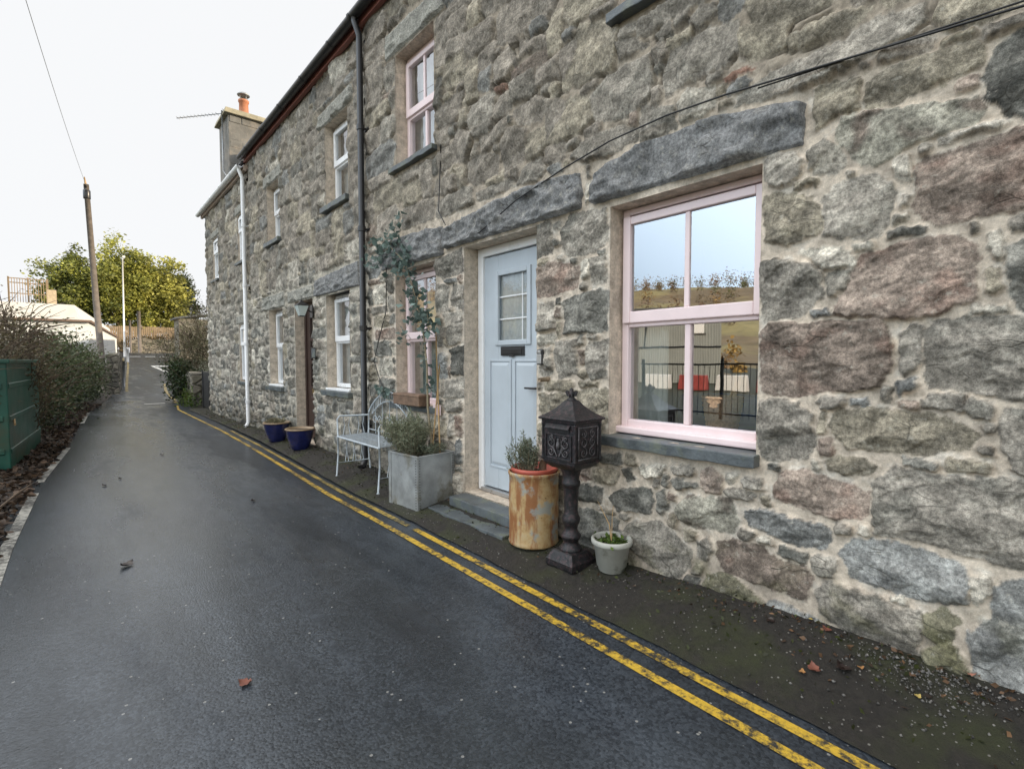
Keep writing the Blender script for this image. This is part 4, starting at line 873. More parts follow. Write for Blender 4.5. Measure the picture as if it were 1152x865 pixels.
X, Y = np.meshgrid(gx, gy, indexing='ij'); Z = gz(Y) - .03; tag(npmesh('ground', np.stack([X, Y, Z], -1).reshape(-1, 3), gridfaces(len(gx), len(gy)), GRASSM, None, None, True), kind='structure')
zr = lambda X, Y: gz(Y) + .012 * np.clip(1 - ((X - (yl(Y) + wl(Y)) / 2) / 1.3) ** 2, 0, 1) - .008
strip('road', ASPH, ys, lambda y: wl(y) - .30, lambda y: yl(y) + .34 + np.interp(y, [60, 63], [0, 0]), zr, 14)
# cross road at the top of the hill
o = npmesh('road', np.array([(-9, 62.2, 1.80), (20, 62.2, 1.80), (20, 68.5, 2.22), (-9, 68.5, 2.22)]), np.array([[0, 1, 2, 3]]), ASPH); tag(o, kind='structure')
yd = np.concatenate([np.arange(-6, 18.1, .25)])
def line(mat, f0, w, ys, name, off=.004): return strip(name, mat, ys, lambda y: f0(y) - w / 2, lambda y: f0(y) + w / 2, zr, 3, off=off)
line(YEL, yl, .052, np.arange(-6, 7.01, .25), 'yellow_line'); line(YEL, yl, .05, np.arange(7.0, 18.01, .25), 'yellow_line')
line(YEL, lambda y: yl(y) + .142, .052, np.arange(-6, 3.61, .25), 'yellow_line'); line(YELM, lambda y: yl(y) + .142, .05, np.arange(3.6, 11.1, .25), 'yellow_line')
line(WHT, lambda y: wl(y) + 0., .075, np.arange(2.0, 7.01, .25), 'white_line'); line(WHT, wl, .075, np.arange(7.6, 10.5, .25), 'white_line'); line(WHT, wl, .075, np.arange(14.2, 17.01, .25), 'white_line')
line(YELM, lambda y: wl(y) - .2, .06, np.arange(4, 7.01, .25), 'yellow_line')
line(YELF, lambda y: wl(y) + .02, .11, np.arange(27, 59.1, .5), 'yellow_line'); line(YELF, lambda y: wl(y) + .30, .11, np.arange(27, 59.1, .5), 'yellow_line')
line(YELF, lambda y: yl(y) + .0, .10, np.arange(19, 31.1, .5), 'white_line')
WH2 = M('white_road_paint', (.66, .66, .63), .6, 0, .12, 3, coord='p')
def patch(pts, name='white_line', mat=None):
    V = [(x, y, float(gz(y)) + .014) for x, y in pts]; tag(MB().add(V, [tuple(range(len(V)))]).build(name, mat or WH2), kind='structure')
for x0, x1 in ((1.35, 2.25), (2.6, 3.45), (3.8, 4.5)): patch([(x0, 61.4), (x1, 61.4), (x1, 62.1), (x0, 62.1)])
patch([(-1.08, 18.95), (-.55, 18.95), (-.55, 19.12), (-1.08, 19.12)])
def tri(p, q, w):                                              # one side of the give-way triangle
    d = Vector((q[0] - p[0], q[1] - p[1])); n = Vector((-d.y, d.x)).normalized() * w; patch([(p[0], p[1]), (q[0], q[1]), (q[0] + n.x, q[1] + n.y), (p[0] + n.x, p[1] + n.y)])
A, B, C_ = (1.62, 46.4), (2.95, 46.4), (1.78, 38.6)
patch([(1.62, 45.2), (2.95, 45.2), (2.95, 46.4), (1.62, 46.4)]); patch([(1.62, 45.2), (1.85, 45.2), (1.95, 38.6), (1.75, 38.6)]); patch([(2.72, 45.2), (2.95, 45.2), (2.0, 38.6), (1.8, 38.6)])
# verge under the house fronts
vy = np.unique(np.concatenate([np.linspace(-6, -.3, 30), np.linspace(-.3, 6, 260), np.linspace(6, 16.2, 180)])); nv = 40
u = np.linspace(0, 1, nv); A = yl(vy) + .21 + .02 * fbm(vy * 2, vy * 0, 5, 3); B = np.full(len(vy), .12); X = A[:, None] + (B - A)[:, None] * u[None]; Y = np.repeat(vy[:, None], nv, 1)
Z = vz(X, Y) + .007 * fbm(X * 9, Y * 9, 3, 4) * sstep(0, .15, u)[None] + .012 * fbm(X * 3, Y * 3, 8, 3) * sstep(0, .3, u)[None] - .012 * sstep(.12, 0, u)[None] + .006
tag(npmesh('verge', np.stack([X, Y, Z], -1).reshape(-1, 3), gridfaces(len(vy), nv)[:, ::-1], VERGE, None, None, True), kind='structure')
def vtop(x, y): return float(vz(x, y)) + .008
# left verge: leaf litter banked against the container and hedge
ly = np.linspace(-6, 27, 260); u = np.linspace(0, 1, 24); A = wl(ly) - .12 + .05 * fbm(ly * 1.3, ly * 0, 6, 3); X = A[:, None] - 2.6 * u[None]; Y = np.repeat(ly[:, None], 24, 1)
Z = .004 + .16 * sstep(0, .5, u)[None] + .03 * fbm(X * 2.5, Y * 2.5, 21, 4) * sstep(0, .2, u)[None]; LITZ = lambda x, y: .004 + .16 * float(sstep(0, .5, np.array((float(wl(y)) - .12 - x) / 2.6)))
tag(npmesh('verge', np.stack([X, Y, Z], -1).reshape(-1, 3), gridfaces(len(ly), 24), LITTER, None, None, True), kind='structure')
rng = np.random.default_rng(11)
n = 5200; yy = rng.uniform(2.5, 20, n); xx = wl(yy) - .04 - np.abs(rng.normal(0, .42, n)); P = np.stack([xx, yy, [LITZ(a, b) + .012 for a, b in zip(xx, yy)]], 1)
lc = leafcols(rng, n, (.10, .062, .038), (.022, .016, .012), .3); tag(leaves('leaf_litter', P, .075, lc, LEAFD, None, .6, rng, .0, .28), 'dark brown dead leaves banked along the left edge of the lane', 'leaves', kind='stuff')
n = 1800; yy = rng.uniform(-.2, 15, n); xx = -.04 - np.abs(rng.normal(0, .22, n)); k = xx > yl(yy) + .22; xx, yy = xx[k], yy[k]; n = len(xx)
P = np.stack([xx, yy, [vtop(a, b) + .002 for a, b in zip(xx, yy)]], 1); lc = leafcols(rng, n, (.05, .06, .014), (.02, .022, .008), .3)
tag(leaves('moss_and_weeds', P, .022, lc, LEAF, None, .6, rng, .5), 'low moss and small weeds along the foot of the cottage walls', 'moss', kind='stuff')
n = 420; yy = np.concatenate([rng.normal(.5, .5, 200), rng.uniform(1.2, 14, 220)]); xx = -.03 - np.abs(rng.normal(0, .16, n)); P = np.stack([xx, yy, [vtop(a, b) + .004 for a, b in zip(xx, yy)]], 1)
tag(leaves('leaf_litter', P, .026, leafcols(rng, n, (.15, .085, .045), (.03, .02, .014), .3), LEAFD, None, .65, rng, .0, .25), 'scraps of brown leaf caught along the foot of the cottage walls', 'leaves', kind='stuff')
# grit: tiny pale stones on the soil near the wall
n = 1500; yy = np.concatenate([rng.normal(.34, .16, 700), rng.uniform(-.3, 1.5, 350), rng.uniform(1, 9, 450)]); xx = np.concatenate([-.10 - np.abs(rng.normal(0, .12, 700)), -.05 - rng.random(800) ** 1.3 * .62]); V = []; F = []
bs = np.array([(1, 0, 0), (-1, 0, 0), (0, 1, 0), (0, -1, 0), (0, 0, 1), (0, 0, -1)], float); bf = [(0, 2, 4), (2, 1, 4), (1, 3, 4), (3, 0, 4), (2, 0, 5), (1, 2, 5), (3, 1, 5), (0, 3, 5)]
for i in range(n):
    s = .0025 + .006 * rng.random() ** 4; k = len(V) * 6; V.append(bs * s * rng.uniform(.5, 1.3, (6, 3)) + (xx[i], yy[i], vtop(xx[i], yy[i]) + s * .4)); F += [(a + k, b + k, c + k) for a, b, c in bf]
gc = np.repeat(rng.uniform(.03, .22, (n, 1)), 6, 0) * np.array((1, .96, .9)); tag(npmesh('grit', np.concatenate(V), np.array(F), LEAFD, None, gc), 'pale grit scattered over the dark soil beside the wall', 'grit', kind='stuff')

# single fallen leaves that can be picked out
def leafshape(c, sz, curl, seed):
    rg = random.Random(seed); b = MB(); n = 9; pts = []
    for i in range(n):
        t = i / (n - 1); w = math.sin(math.pi * t ** .8) * (.42 + (.12 if i % 2 else -.05)); pts.append((t - .5, w))
    vs = []
    for t, w in pts:
        z = curl * ((t * 1.6) ** 2) + .004
        vs += [(t * sz, -w * sz * .8, z * sz + rg.uniform(0, .12) * sz), (t * sz, 0, (z - .05) * sz + .004), (t * sz, w * sz * .8, z * sz + rg.uniform(0, .16) * sz)]
    fs = []
    for i in range(n - 1):
        for q in (0, 1): fs.append((i * 3 + q, i * 3 + q + 1, i * 3 + 3 + q + 1, i * 3 + 3 + q))
    return b.add(vs, fs)
LM = {'orange': M('orange_dead_leaf', (.34, .17, .06), .7, 0, .3, 30), 'yellow': M('yellow_dead_leaf', (.40, .30, .09), .7, 0, .25, 30), 'dark': M('dark_wet_leaf', (.022, .014, .012), .35, 0, .4, 30), 'red': M('reddish_dead_leaf', (.16, .055, .035), .6, 0, .3, 30), 'pink': M('pale_russet_leaf', (.38, .17, .12), .7, 0, .3, 30)}
onroad = lambda x, y: float(zr(np.array(x), np.array(y))) + .005
FL = [('dark', -2.43, 4.09, .15, 'dark curled leaf alone in the middle of the wet lane'), ('red', -2.15, 2.25, .10, 'flat reddish leaf on the wet asphalt towards the bottom of the picture'),
      ('orange', -.40, .72, .055, 'orange leaf on the dark soil next to the yellow lines, left of the leaf clump'), ('red', -.36, .69, .10, 'brown leaf in the clump beside the near yellow lines'), ('dark', -.30, .60, .12, 'blackish wet leaf at the right end of the clump'),
      ('orange', -.26, .55, .05, 'small orange leaf just right of the blackish leaf'), ('yellow', -.29, .36, .045, 'yellow leaf on the soil, nearest to the bottom edge'), ('pink', -.02, .30, .09, 'crumpled pinkish leaf by the big corner stone'),
      ('pink', -.05, .245, .07, 'smaller russet leaf below the crumpled pinkish one'), ('dark', -.19, .93, .08, 'dark reddish leaf halfway between wall and yellow line'), ('yellow', -.06, .80, .035, 'small tan leaf near the wall foot'),
      ('red', -.10, .72, .07, 'dull red leaf flat on soil near the wall foot'), ('dark', -2.45, 6.9, .10, 'dark leaf on the lane level with the bench, left of middle'), ('dark', -2.3, 7.2, .08, 'second dark leaf on the lane beyond the curled one'),
      ('dark', -1.4, 5.2, .10, 'dark flat leaf on the lane near the bench'), ('dark', -1.75, 8.6, .10, 'dark leaf on the lane level with the blue pots'), ('orange', .02, .16, .06, 'orange leaf at the right edge under the wall')]
for i, (k, x, y, s, lb) in enumerate(FL):
    z = onroad(x, y) if x < float(yl(y)) + .2 else vtop(x, y) + .004
    o = leafshape(None, s * .62, .3 if k in ('dark', 'pink') else .25, i).build('fallen_leaf', LM[k], None, True); o.location = (x, y, z); o.rotation_euler = (rnd.uniform(-.1, .1), rnd.uniform(-.1, .1), rnd.uniform(0, 6)); tag(o, lb, 'leaf', 'single fallen leaves')

# ------------------------------------------------------------------ things along the wall
def place(o, loc, rz=0): o.location = loc; o.rotation_euler = (0, 0, rz)
# door steps
t = tag(slab(None, -.34, -.01, 2.74, 3.76, .0, .068, 'step_slab', SLATE, 5, .014), 'lower slate slab of the door step, lying on the verge', 'step', 'slate door steps')
t = tag(slab(None, -.175, .15, 2.74, 3.66, .07, .152, 'step_slab', SLATE, 8, .010), 'upper slate slab of the door step, against the blue door', 'step', 'slate door steps')

# post box
T = thing('post_box', (-.27, 2.13, vtop(-.27, 2.13) - .012), 'black cast iron pillar letter box on a turned pedestal beside the rusty drum', 'letter box')
cx, cy, z0 = T.location
b = MB(); b.sqlathe([(.112, 0), (.115, .012), (.115, .045), (.108, .055), (.092, .085), (.082, .10), (.07, .105)], (cx, cy, z0)); b.build('pedestal_base', IRON, T, bev=.005)
b = MB(); b.lathe([(.074, .10), (.076, .115), (.06, .13), (.046, .15), (.052, .165), (.064, .185), (.066, .20), (.05, .215), (.042, .24), (.046, .26), (.058, .285), (.060, .31), (.047, .335), (.044, .36), (.049, .50), (.054, .515), (.060, .52), (.060, .545), (.05, .555), (.058, .60), (.078, .645), (.082, .67)], (cx, cy, z0), 28); b.build('pedestal_column', IRON, T, True)
b = MB(); b.sqlathe([(.085, .635), (.11, .655), (.122, .672), (.125, .685)], (cx, cy, z0), ax=.96, ay=1.1); b.sqlathe([(.124, .686), (.124, .93)], (cx, cy, z0), ax=.96, ay=1.1); b.sqlathe([(.128, .925), (.132, .935), (.132, .945)], (cx, cy, z0), ax=.96, ay=1.1)
for sx in (-1, 1):
    for sy in (-1, 1): b.lathe([(.010, .686), (.012, .70), (.009, .72), (.009, .90), (.012, .92), (.010, .93)], (cx + sx * .119, cy + sy * .136, z0), 8)
bx = b.build('box_body', IRON, T, bev=.004)
fx = cx - .1195
b = MB(); b.box(fx - .004, fx, cy - .09, cy + .09, z0 + .868, z0 + .915); b.build('letter_slot', BLACKP, bx, bev=.002)
b = MB(); b.hexa([(fx - .004, cy - .10, z0 + .915), (fx - .022, cy - .10, z0 + .895), (fx - .022, cy + .10, z0 + .895), (fx - .004, cy + .10, z0 + .915)], [(fx - .002, cy - .10, z0 + .922), (fx - .02, cy - .10, z0 + .902), (fx - .02, cy + .10, z0 + .902), (fx - .002, cy + .10, z0 + .922)]); b.build('slot_flap', IRON, bx)
b = MB(); frame_bars(b, fx - .008, fx, cy - .112, cy + .112, z0 + .70, z0 + .86, .010)
dpan = b.build('door_panel', IRON, bx, bev=.003)
b = MB()                                                        # cast scroll ornament on the front panel: central figure with leaf scrolls
def scroll(b, c, r, turns, dirn, start, w=.0045, axis='x', off=0):
    pts = []
    for i in range(22):
        q = i / 21; a = start + dirn * turns * 2 * math.pi * q; rr = r * (1 - .8 * q)
        p = (c[0], c[1] + rr * math.cos(a), c[2] + rr * math.sin(a)) if axis == 'x' else (c[0] + rr * math.cos(a), c[1], c[2] + rr * math.sin(a)); pts.append(p)
    b.tube(pts, [w * (1 - .4 * i / 21) for i in range(22)], 6)
for s in (-1, 1):
    for zz, rr in ((.745, .03), (.80, .034), (.835, .018)): scroll(b, (fx - .004, cy + s * .06, z0 + zz), rr, 1.5, s, math.pi / 2)
    b.tube([(fx - .004, cy + s * .01, z0 + .72), (fx - .006, cy + s * .035, z0 + .77), (fx - .004, cy + s * .02, z0 + .84)], [.004, .006, .003], 6)
b.lathe([(.0, -.02), (.012, -.015), (.016, 0), (.012, .02), (.006, .032), (.010, .04), (.0, .05)], (fx - .002, cy, z0 + .785), 10)
b.build('cast_ornament', IRONG, dpan, True)
sy_ = cy - .1368
b = MB(); frame_bars2 = [(-.095, .095, .705, .715), (-.095, .095, .90, .91)]
for a, c, d, e in frame_bars2: b.box(cx + a, cx + c, sy_ - .006, sy_, z0 + d, z0 + e)
for s in (-1, 1): b.box(cx + s * .09 - .005, cx + s * .09 + .005, sy_ - .006, sy_, z0 + .715, z0 + .90)
for s in (-1, 1):
    for zz, rr in ((.75, .034), (.81, .03), (.865, .026)): scroll(b, (cx + s * .042, sy_ - .002, z0 + zz), rr, 1.4, s, math.pi / 2, .004, 'y')
b.build('side_ornament', IRONG, bx, True)
b = MB(); pr = [(.150, .945), (.152, .958), (.140, .965), (.108, .985), (.078, 1.01), (.055, 1.035), (.04, 1.055), (.032, 1.065)]
b.sqlathe(pr, (cx, cy, z0), ax=.94, ay=1.06); rf = b.build('box_roof', IRON, T, bev=.004)
b = MB(); b.lathe([(.03, 1.06), (.034, 1.07), (.022, 1.078), (.018, 1.085), (.028, 1.098), (.032, 1.108), (.022, 1.12), (.012, 1.126), (.014, 1.134), (.0, 1.145)], (cx, cy, z0), 16, False)
for k in range(8):
    a = k * math.pi / 4; b.tube([(cx + .024 * math.cos(a), cy + .024 * math.sin(a), z0 + 1.09), (cx + .036 * math.cos(a), cy + .036 * math.sin(a), z0 + 1.118), (cx + .03 * math.cos(a), cy + .03 * math.sin(a), z0 + 1.128)], [.005, .006, .002], 5)
b.build('finial', IRON, rf, True)

# rusty drum planter
T = thing('drum_planter', (-.20, 2.55, vtop(-.2, 2.55) - .006), 'rusty cream painted metal drum used as a planter, left of the black letter box', 'planter')
cx, cy, z0 = T.location
b = MB(); r = .176; pr = [(r - .012, 0), (r, .004), (r + .004, .015), (r, .028)]
for k in range(8): pr += [(r + (.003 if k in (3, 5) else 0), .06 + k * .055)]
pr += [(r, .485), (r + .007, .495), (r + .008, .51), (r + .002, .518), (r - .006, .512), (r - .008, .44)]
b.lathe(pr, (cx, cy, z0), 48); b.build('drum', rust_drum_mat(), T, True)
b = MB(); b.lathe([(.155, .46), (.160, .515), (.168, .522), (.168, .54), (.158, .545), (.150, .535), (.142, .49), (.0, .488)], (cx + .004, cy, z0), 40, False); ln = b.build('inner_pot', REDRIM, T, True)
b = MB(); b.lathe([(.143, .495), (.08, .502), (0, .506)], (cx + .004, cy, z0), 24, False); b.build('soil', PSOIL, ln, True)

def shrub(name, loc, label, cat, nst, h, spread, nl, lsz, base, dark, seed, aspect=.3, lean=(0, 0), stem_r=.003, group=None, up=.6, bare=.25, stem_mat=None):
    T = thing(name, loc, label, cat, group); rg = np.random.default_rng(seed); b = MB(); P = []
    for i in range(nst):
        a = rg.uniform(0, 6.283); q = spread * math.sqrt(rg.random()); hh = h * rg.uniform(.6, 1.) * (1 - .25 * q / spread)
        p0 = Vector((loc[0] + q * .35 * math.cos(a), loc[1] + q * .35 * math.sin(a), loc[2])); p3 = Vector((loc[0] + q * math.cos(a) + lean[0], loc[1] + q * math.sin(a) + lean[1], loc[2] + hh))
        pm = (p0 + p3) / 2 + Vector((rg.normal(0, .02), rg.normal(0, .02), .04 * hh)); pts = [p0, pm, p3]; b.tube(pts, [stem_r, stem_r * .8, stem_r * .4], 5)
        m = nl // nst
        for k in range(m):
            s = bare + (1 - bare) * rg.random() ** .8; q0 = p0.lerp(pm, s * 2) if s < .5 else pm.lerp(p3, s * 2 - 1); P.append(tuple(q0 + Vector(rg.normal(0, h * .018, 3))))
    b.build('stem', stem_mat or STEM, T); n = len(P); leaves('foliage', np.array(P), lsz, leafcols(rg, n, base, dark, .2), LEAF, T, aspect, rg, up); return T
shrub('rosemary_bush', (-.23, 2.58, .50), 'small woody rosemary bush growing in the rusty drum', 'plant', 38, .37, .135, 2600, .026, (.24, .27, .19), (.10, .115, .075), 5, .22, (-.02, .03), .0028, None, .9, .3)
b = MB(); b.tube([(-.135, 2.53, .53), (-.125, 2.535, .60), (-.115, 2.53, .63)], [.03, .028, .024], 10); tag(b.build('cut_stump', WOOD, None, True), 'short cut wooden stump sticking out of the rusty drum', 'wood')
# white flower pot
T = thing('flower_pot', (-.17, 1.88, vtop(-.17, 1.88) - .002), 'small off-white glazed flower pot with mossy stains, right of the black letter box', 'plant pot')
cx, cy, z0 = T.location
b = MB(); b.lathe([(.074, 0), (.08, .004), (.084, .03), (.092, .034), (.110, .165), (.124, .17), (.127, .18), (.126, .198), (.118, .204), (.108, .198), (.102, .165), (0, .162)], (cx, cy, z0), 40, False); b.build('pot', WPOT, T, True)
b = MB(); b.lathe([(.105, .168), (.06, .176), (0, .178)], (cx, cy, z0), 20, False); b.build('soil', PSOIL, T, True)
T = thing('dry_plant', (cx, cy, z0 + .17), 'dry stalks and a few green leaves in the off-white pot', 'plant')
b = MB(); b.tube([(cx, cy, z0 + .17), (cx + .0, cy + .02, z0 + .28), (cx - .03, cy + .09, z0 + .42)], [.004, .0035, .001], 5); b.tube([(cx + .005, cy + .005, z0 + .17), (cx + .008, cy + .005, z0 + .33), (cx + .012, cy, z0 + .40)], [.003, .002, .001], 5); b.build('stalk', BAMB, T)
rg = np.random.default_rng(2); P = np.stack([cx + rg.normal(0, .045, 160), cy + rg.normal(0, .045, 160), np.full(160, z0 + .175)], 1); leaves('foliage', P, .03, leafcols(rg, 160, (.11, .17, .03), (.03, .05, .01)), LEAF, T, .7, rg, .6)
# galvanised tank
T = thing('metal_trough', (-.235, 4.03, vtop(-.35, 4.0) - .012), 'riveted grey galvanised metal tank used as a planter, between bench and front door', 'planter')
cx, cy, z0 = T.location; z0 -= .012; hw, hl, H = .205, .225, .485; ORG[T] = Vector((cx, cy, z0))
T.location = (cx, cy, z0); b = MB(); tk = .008
for (a, c, d, e) in ((-hw, -hw + tk, -hl, hl), (hw - tk, hw, -hl, hl), (-hw + tk, hw - tk, -hl, -hl + tk), (-hw + tk, hw - tk, hl - tk, hl)): b.box(cx + a, cx + c, cy + d, cy + e, z0, z0 + H)
tank = b.build('tank', GALV, T, bev=.003)
b = MB(); frame_bars_ = [(-hw - .006, hw + .006, -hl - .006, -hl + .018), (-hw - .006, hw + .006, hl - .018, hl + .006), (-hw - .006, -hw + .018, -hl + .018, hl - .018), (hw - .018, hw + .006, -hl + .018, hl - .018)]
for a, c, d, e in frame_bars_: b.box(cx + a, cx + c, cy + d, cy + e, z0 + H - .012, z0 + H + .003)
for sx, sy in ((-1, -1), (1, -1), (-1, 1)):
    b.box(cx + sx * hw - (.004 if sx < 0 else .036), cx + sx * hw + (.036 if sx < 0 else .004), cy + sy * (hl + .003) - .003, cy + sy * (hl + .003) + .003, z0, z0 + H - .014)
    b.box(cx + sx * (hw + .003) - .003, cx + sx * (hw + .003) + .003, cy + sy * hl - (.0 if sy < 0 else .036), cy + sy * hl + (.036 if sy < 0 else .0), z0, z0 + H - .014)
b.build('corner_angle', GALV, T, bev=.002)
b = MB()
for k in range(19):
    z = z0 + .03 + k * .0235; c0 = (cx - hw - .006, cy - hl + .018, z); b.lathe([(.0055, -.002), (.006, .001), (.003, .004)], (c0[0], c0[1], c0[2]), 6)
    for (px_, py_) in ((cx - hw - .007, cy - hl + .018), (cx - hw + .018, cy - hl - .007), (cx + hw - .018, cy - hl - .007)):
        b.add([(px_ + x * .0055, py_ + y * .0055, z + zz * .0055) for x, y, zz in bs], bf)
b.build('rivet', BLACKP, T, True)
MB().box(cx - hw + .01, cx + hw - .01, cy - hl + .01, cy + hl - .01, z0 + .3, z0 + H - .05).build('soil', PSOIL, T)
T.rotation_euler = (0, 0, R(5)); zt = z0 + H - .05
shrub('lavender_bush', (-.29, 4.14, zt), 'silvery green lavender bush spilling over the front of the metal tank', 'plant', 120, .46, .27, 7600, .034, (.30, .32, .22), (.11, .13, .08), 8, .2, (-.02, .06), .002, None, .8, .1)
shrub('heather_clump', (-.17, 4.0, zt), 'low grey-green feathery clump on the right of the metal tank', 'plant', 60, .16, .16, 2400, .022, (.22, .26, .19), (.08, .10, .065), 9, .2, (0, -.03), .0018, None, .7, .1)

# climbing eucalyptus with bamboo canes
T = thing('eucalyptus_plant', (-.09, 4.02, zt), 'blue-green round leaved eucalyptus climbing over the pink window from the metal tank', 'plant')
s1 = [(-.10, 4.05, zt), (-.12, 4.1, .9), (-.10, 4.14, 1.3), (-.11, 4.2, 1.7), (-.12, 4.35, 2.05), (-.10, 4.55, 2.35), (-.10, 4.85, 2.55), (-.12, 5.2, 2.50)]
MB().tube(s1, [.011, .010, .009, .008, .006, .005,   .003, .002], 6).build('stem', STEM, T, True); s2 = [(-.10, 4.2, 1.7), (-.14, 4.08, 1.85), (-.16, 4.02, 1.75), (-.17, 3.98, 1.6)]; MB().tube(s2, [.004, .003, .003, .002], 5).build('stem', STEM, T, True)
s3 = [(-.09, 4.9, 2.54), (-.09, 4.75, 2.75), (-.08, 4.6, 2.85)]; MB().tube(s3, [.003, .002, .001], 5).build('stem', STEM, T, True); s4 = [(-.11, 4.3, 1.95), (-.15, 4.42, 1.7), (-.14, 4.6, 1.55)]; MB().tube(s4, [.003, .002, .001], 5).build('stem', STEM, T, True)
s5 = [(-.08, 4.98, .95), (-.10, 5.05, 1.0), (-.12, 5.15, 1.02), (-.10, 4.85, 1.03)]; MB().tube(s5, .0025, 5).build('stem', STEM, T, True)
rg = np.random.default_rng(12); P = []
def along(path, n, jit, lo=0., hi=1.):
    L = len(path) - 1
    for i in range(n):
        q = (lo + (hi - lo) * rg.random()) * L; k = min(int(q), L - 1); p = Vector(path[k]).lerp(Vector(path[k + 1]), q - k); P.append(tuple(p + Vector(rg.normal(0, jit, 3)) * 1.0))
along(s1, 46, .03, .2, .5); along(s1, 110, .05, .5, .72); along(s1, 200, .085, .72, 1.); along(s2, 90, .045); along(s3, 26, .03); along(s4, 34, .03); along(s5, 40, .03)
P = np.array(P); P[:, 0] = np.minimum(P[:, 0], -.05); leaves('foliage', P, .062, leafcols(rg, len(P), (.20, .27, .245), (.075, .115, .10), .2), LEAF, T, .85, rg, -.1)
for i, (p, q) in enumerate((((-.06, 3.98, zt - .1), (-.05, 4.06, 1.66)), ((-.10, 4.08, zt - .1), (-.03, 4.02, 1.35)))):
    o = MB().tube([p, q], [.0075, .006], 8).build('bamboo_cane', BAMB, None, True); tag(o, ['longer bamboo cane standing in the metal tank against the wall', 'shorter bamboo cane leaning in the metal tank'][i], 'cane', 'bamboo canes in the tank')
b = MB().box(-.045, -.035, 4.0, 4.13, .83, .93); tag(b.build('plant_label', PINK, None, bev=.004), 'small blank pale pink plate tied to the bamboo cane', 'plate')
o = MB(); o.box(-.16, -.03, 4.2, 4.72, .905, 1.02); o.box(-.165, -.025, 4.195, 4.725, .995, 1.012); tag(o.build('window_box', WOOD, None, bev=.008), 'dark brown wooden window box on the sill behind the bench', 'planter')

# wrought iron bench
T = thing('garden_bench', (-.24, 4.98, vtop(-.3, 5) - .004), 'pale blue-grey wrought iron garden bench with arched back, against the wall', 'bench')
cx, cy, z0 = T.location; xf, xb, ya_, yb_ = -.44, -.075, 4.47, 5.49; r = .0095
for x in (xf, xb):
    for y in (ya_, yb_):
        b = MB(); b.tube([(x - (.02 if x == xf else -.02), y, z0), (x, y, z0 + .25), (x, y, z0 + .45)], r, 8); b.lathe([(.016, 0), (.016, .006), (.0, .008)], (x - (.02 if x == xf else -.02), y, z0), 8); b.build('leg', BENCHM, T, True)
b = MB()
for y in np.linspace(ya_, yb_, 19): b.box(xf, xb, y - .009, y + .009, z0 + .450, z0 + .455)
for x in (xf, xb, (xf + xb) / 2): b.box(x - .010, x + .010, ya_ - .01, yb_ + .01, z0 + .443, z0 + .4495)
b.tube([(xf - .008, ya_, z0 + .445), (xf - .008, yb_, z0 + .445)], r, 8); b.build('seat', BENCHM, T)
for y in (ya_, yb_):
    b = MB(); b.tube([(xf, y, z0 + .45), (xf - .005, y, z0 + .64), (xf + .02, y, z0 + .675), (xb, y, z0 + .665)], r, 8)
    for k in range(4): x = xf + .06 + k * .085; b.tube([(x, y, z0 + .45), (x + .02 * (-1) ** k, y, z0 + .56), (x, y, z0 + .668)], .004, 6)
    scy = z0 + .30
    for k in range(3):
        x = xf + .10 + k * .09; b.tube([(x - .02, y, z0 + .15), (x, y, z0 + .28), (x - .01, y, z0 + .44)], .004, 6); b.tube([(x + .02, y, z0 + .15), (x, y, z0 + .28), (x + .01, y, z0 + .44)], .004, 6)
    b.tube([(xf - .012, y, z0 + .145), (xb + .01, y, z0 + .145)], .006, 6); b.build('armrest', BENCHM, T, True)
b = MB(); n = 25; arch = lambda t: .70 + .25 * math.sin(math.pi * t) ** .8 if 0 < t < 1 else .70
arc = [(xb + .01, ya_ + (yb_ - ya_) * i / (n - 1), z0 + arch(i / (n - 1))) for i in range(n)]
b.tube(arc, r, 8); arc2 = [(p[0], p[1], p[2] - .10) for p in arc[2:-2]]; b.tube(arc2, .006, 6)
for y in (ya_, yb_): b.tube([(xb, y, z0 + .45), (xb + .01, y, z0 + .70)], r, 8)
for i in range(2, n - 2): b.tube([(xb + .01, arc[i][1], z0 + .46 if i % 4 == 0 else arc[i][2] - .10), (xb + .01, arc[i][1], arc[i][2])], .0035, 5)
for i in (5, 12, 19): 
    for s in (-1, 1): 
        pts = []
        for q in range(18): a = q / 17 * 2.6 * math.pi; rr = .055 * (1 - .75 * q / 17); pts.append((xb + .01, arc[i][1] + s * (.06 - rr * math.cos(a)), z0 + .62 + rr * math.sin(a)))
        b.tube(pts, .004, 5)
b.tube([(xb + .005, ya_, z0 + .50), (xb + .005, yb_, z0 + .50)], .006, 6); b.build('backrest', BENCHM, T, True)

# two blue pots by the brown door
def blue_pot(x, y, d, h, lb):
    z = vtop(x, y) - .004; T = thing('glazed_pot', (x, y, z), lb, 'plant pot', 'cobalt blue pots by the brown door'); R0 = d / 2
    b = MB(); b.lathe([(R0 * .56, 0), (R0 * .60, .01), (R0 * .74, h * .25), (R0 * .88, h * .55), (R0 * .97, h * .86), (R0 * 1.0, h * .9), (R0 * 1.03, h * .93)], (x, y, z), 36, False); b.build('pot', BLUEG, T, True)
    b = MB(); b.lathe([(R0 * 1.03, h * .93), (R0 * 1.06, h * .97), (R0 * 1.02, h), (R0 * .95, h * .985), (R0 * .92, h * .88), (0, h * .87)], (x, y, z), 36, False); b.build('rim', RIMG, T, True)
    b = MB(); b.lathe([(R0 * .925, h * .9), (R0 * .5, h * .93), (0, h * .935)], (x, y, z), 20, False); b.build('soil', PSOIL, T, True)
    return (x, y, z + h * .92)
p = blue_pot(-.25, 8.45, .385, .31, 'farther cobalt blue glazed pot with withered grass, beyond the brown door'); 
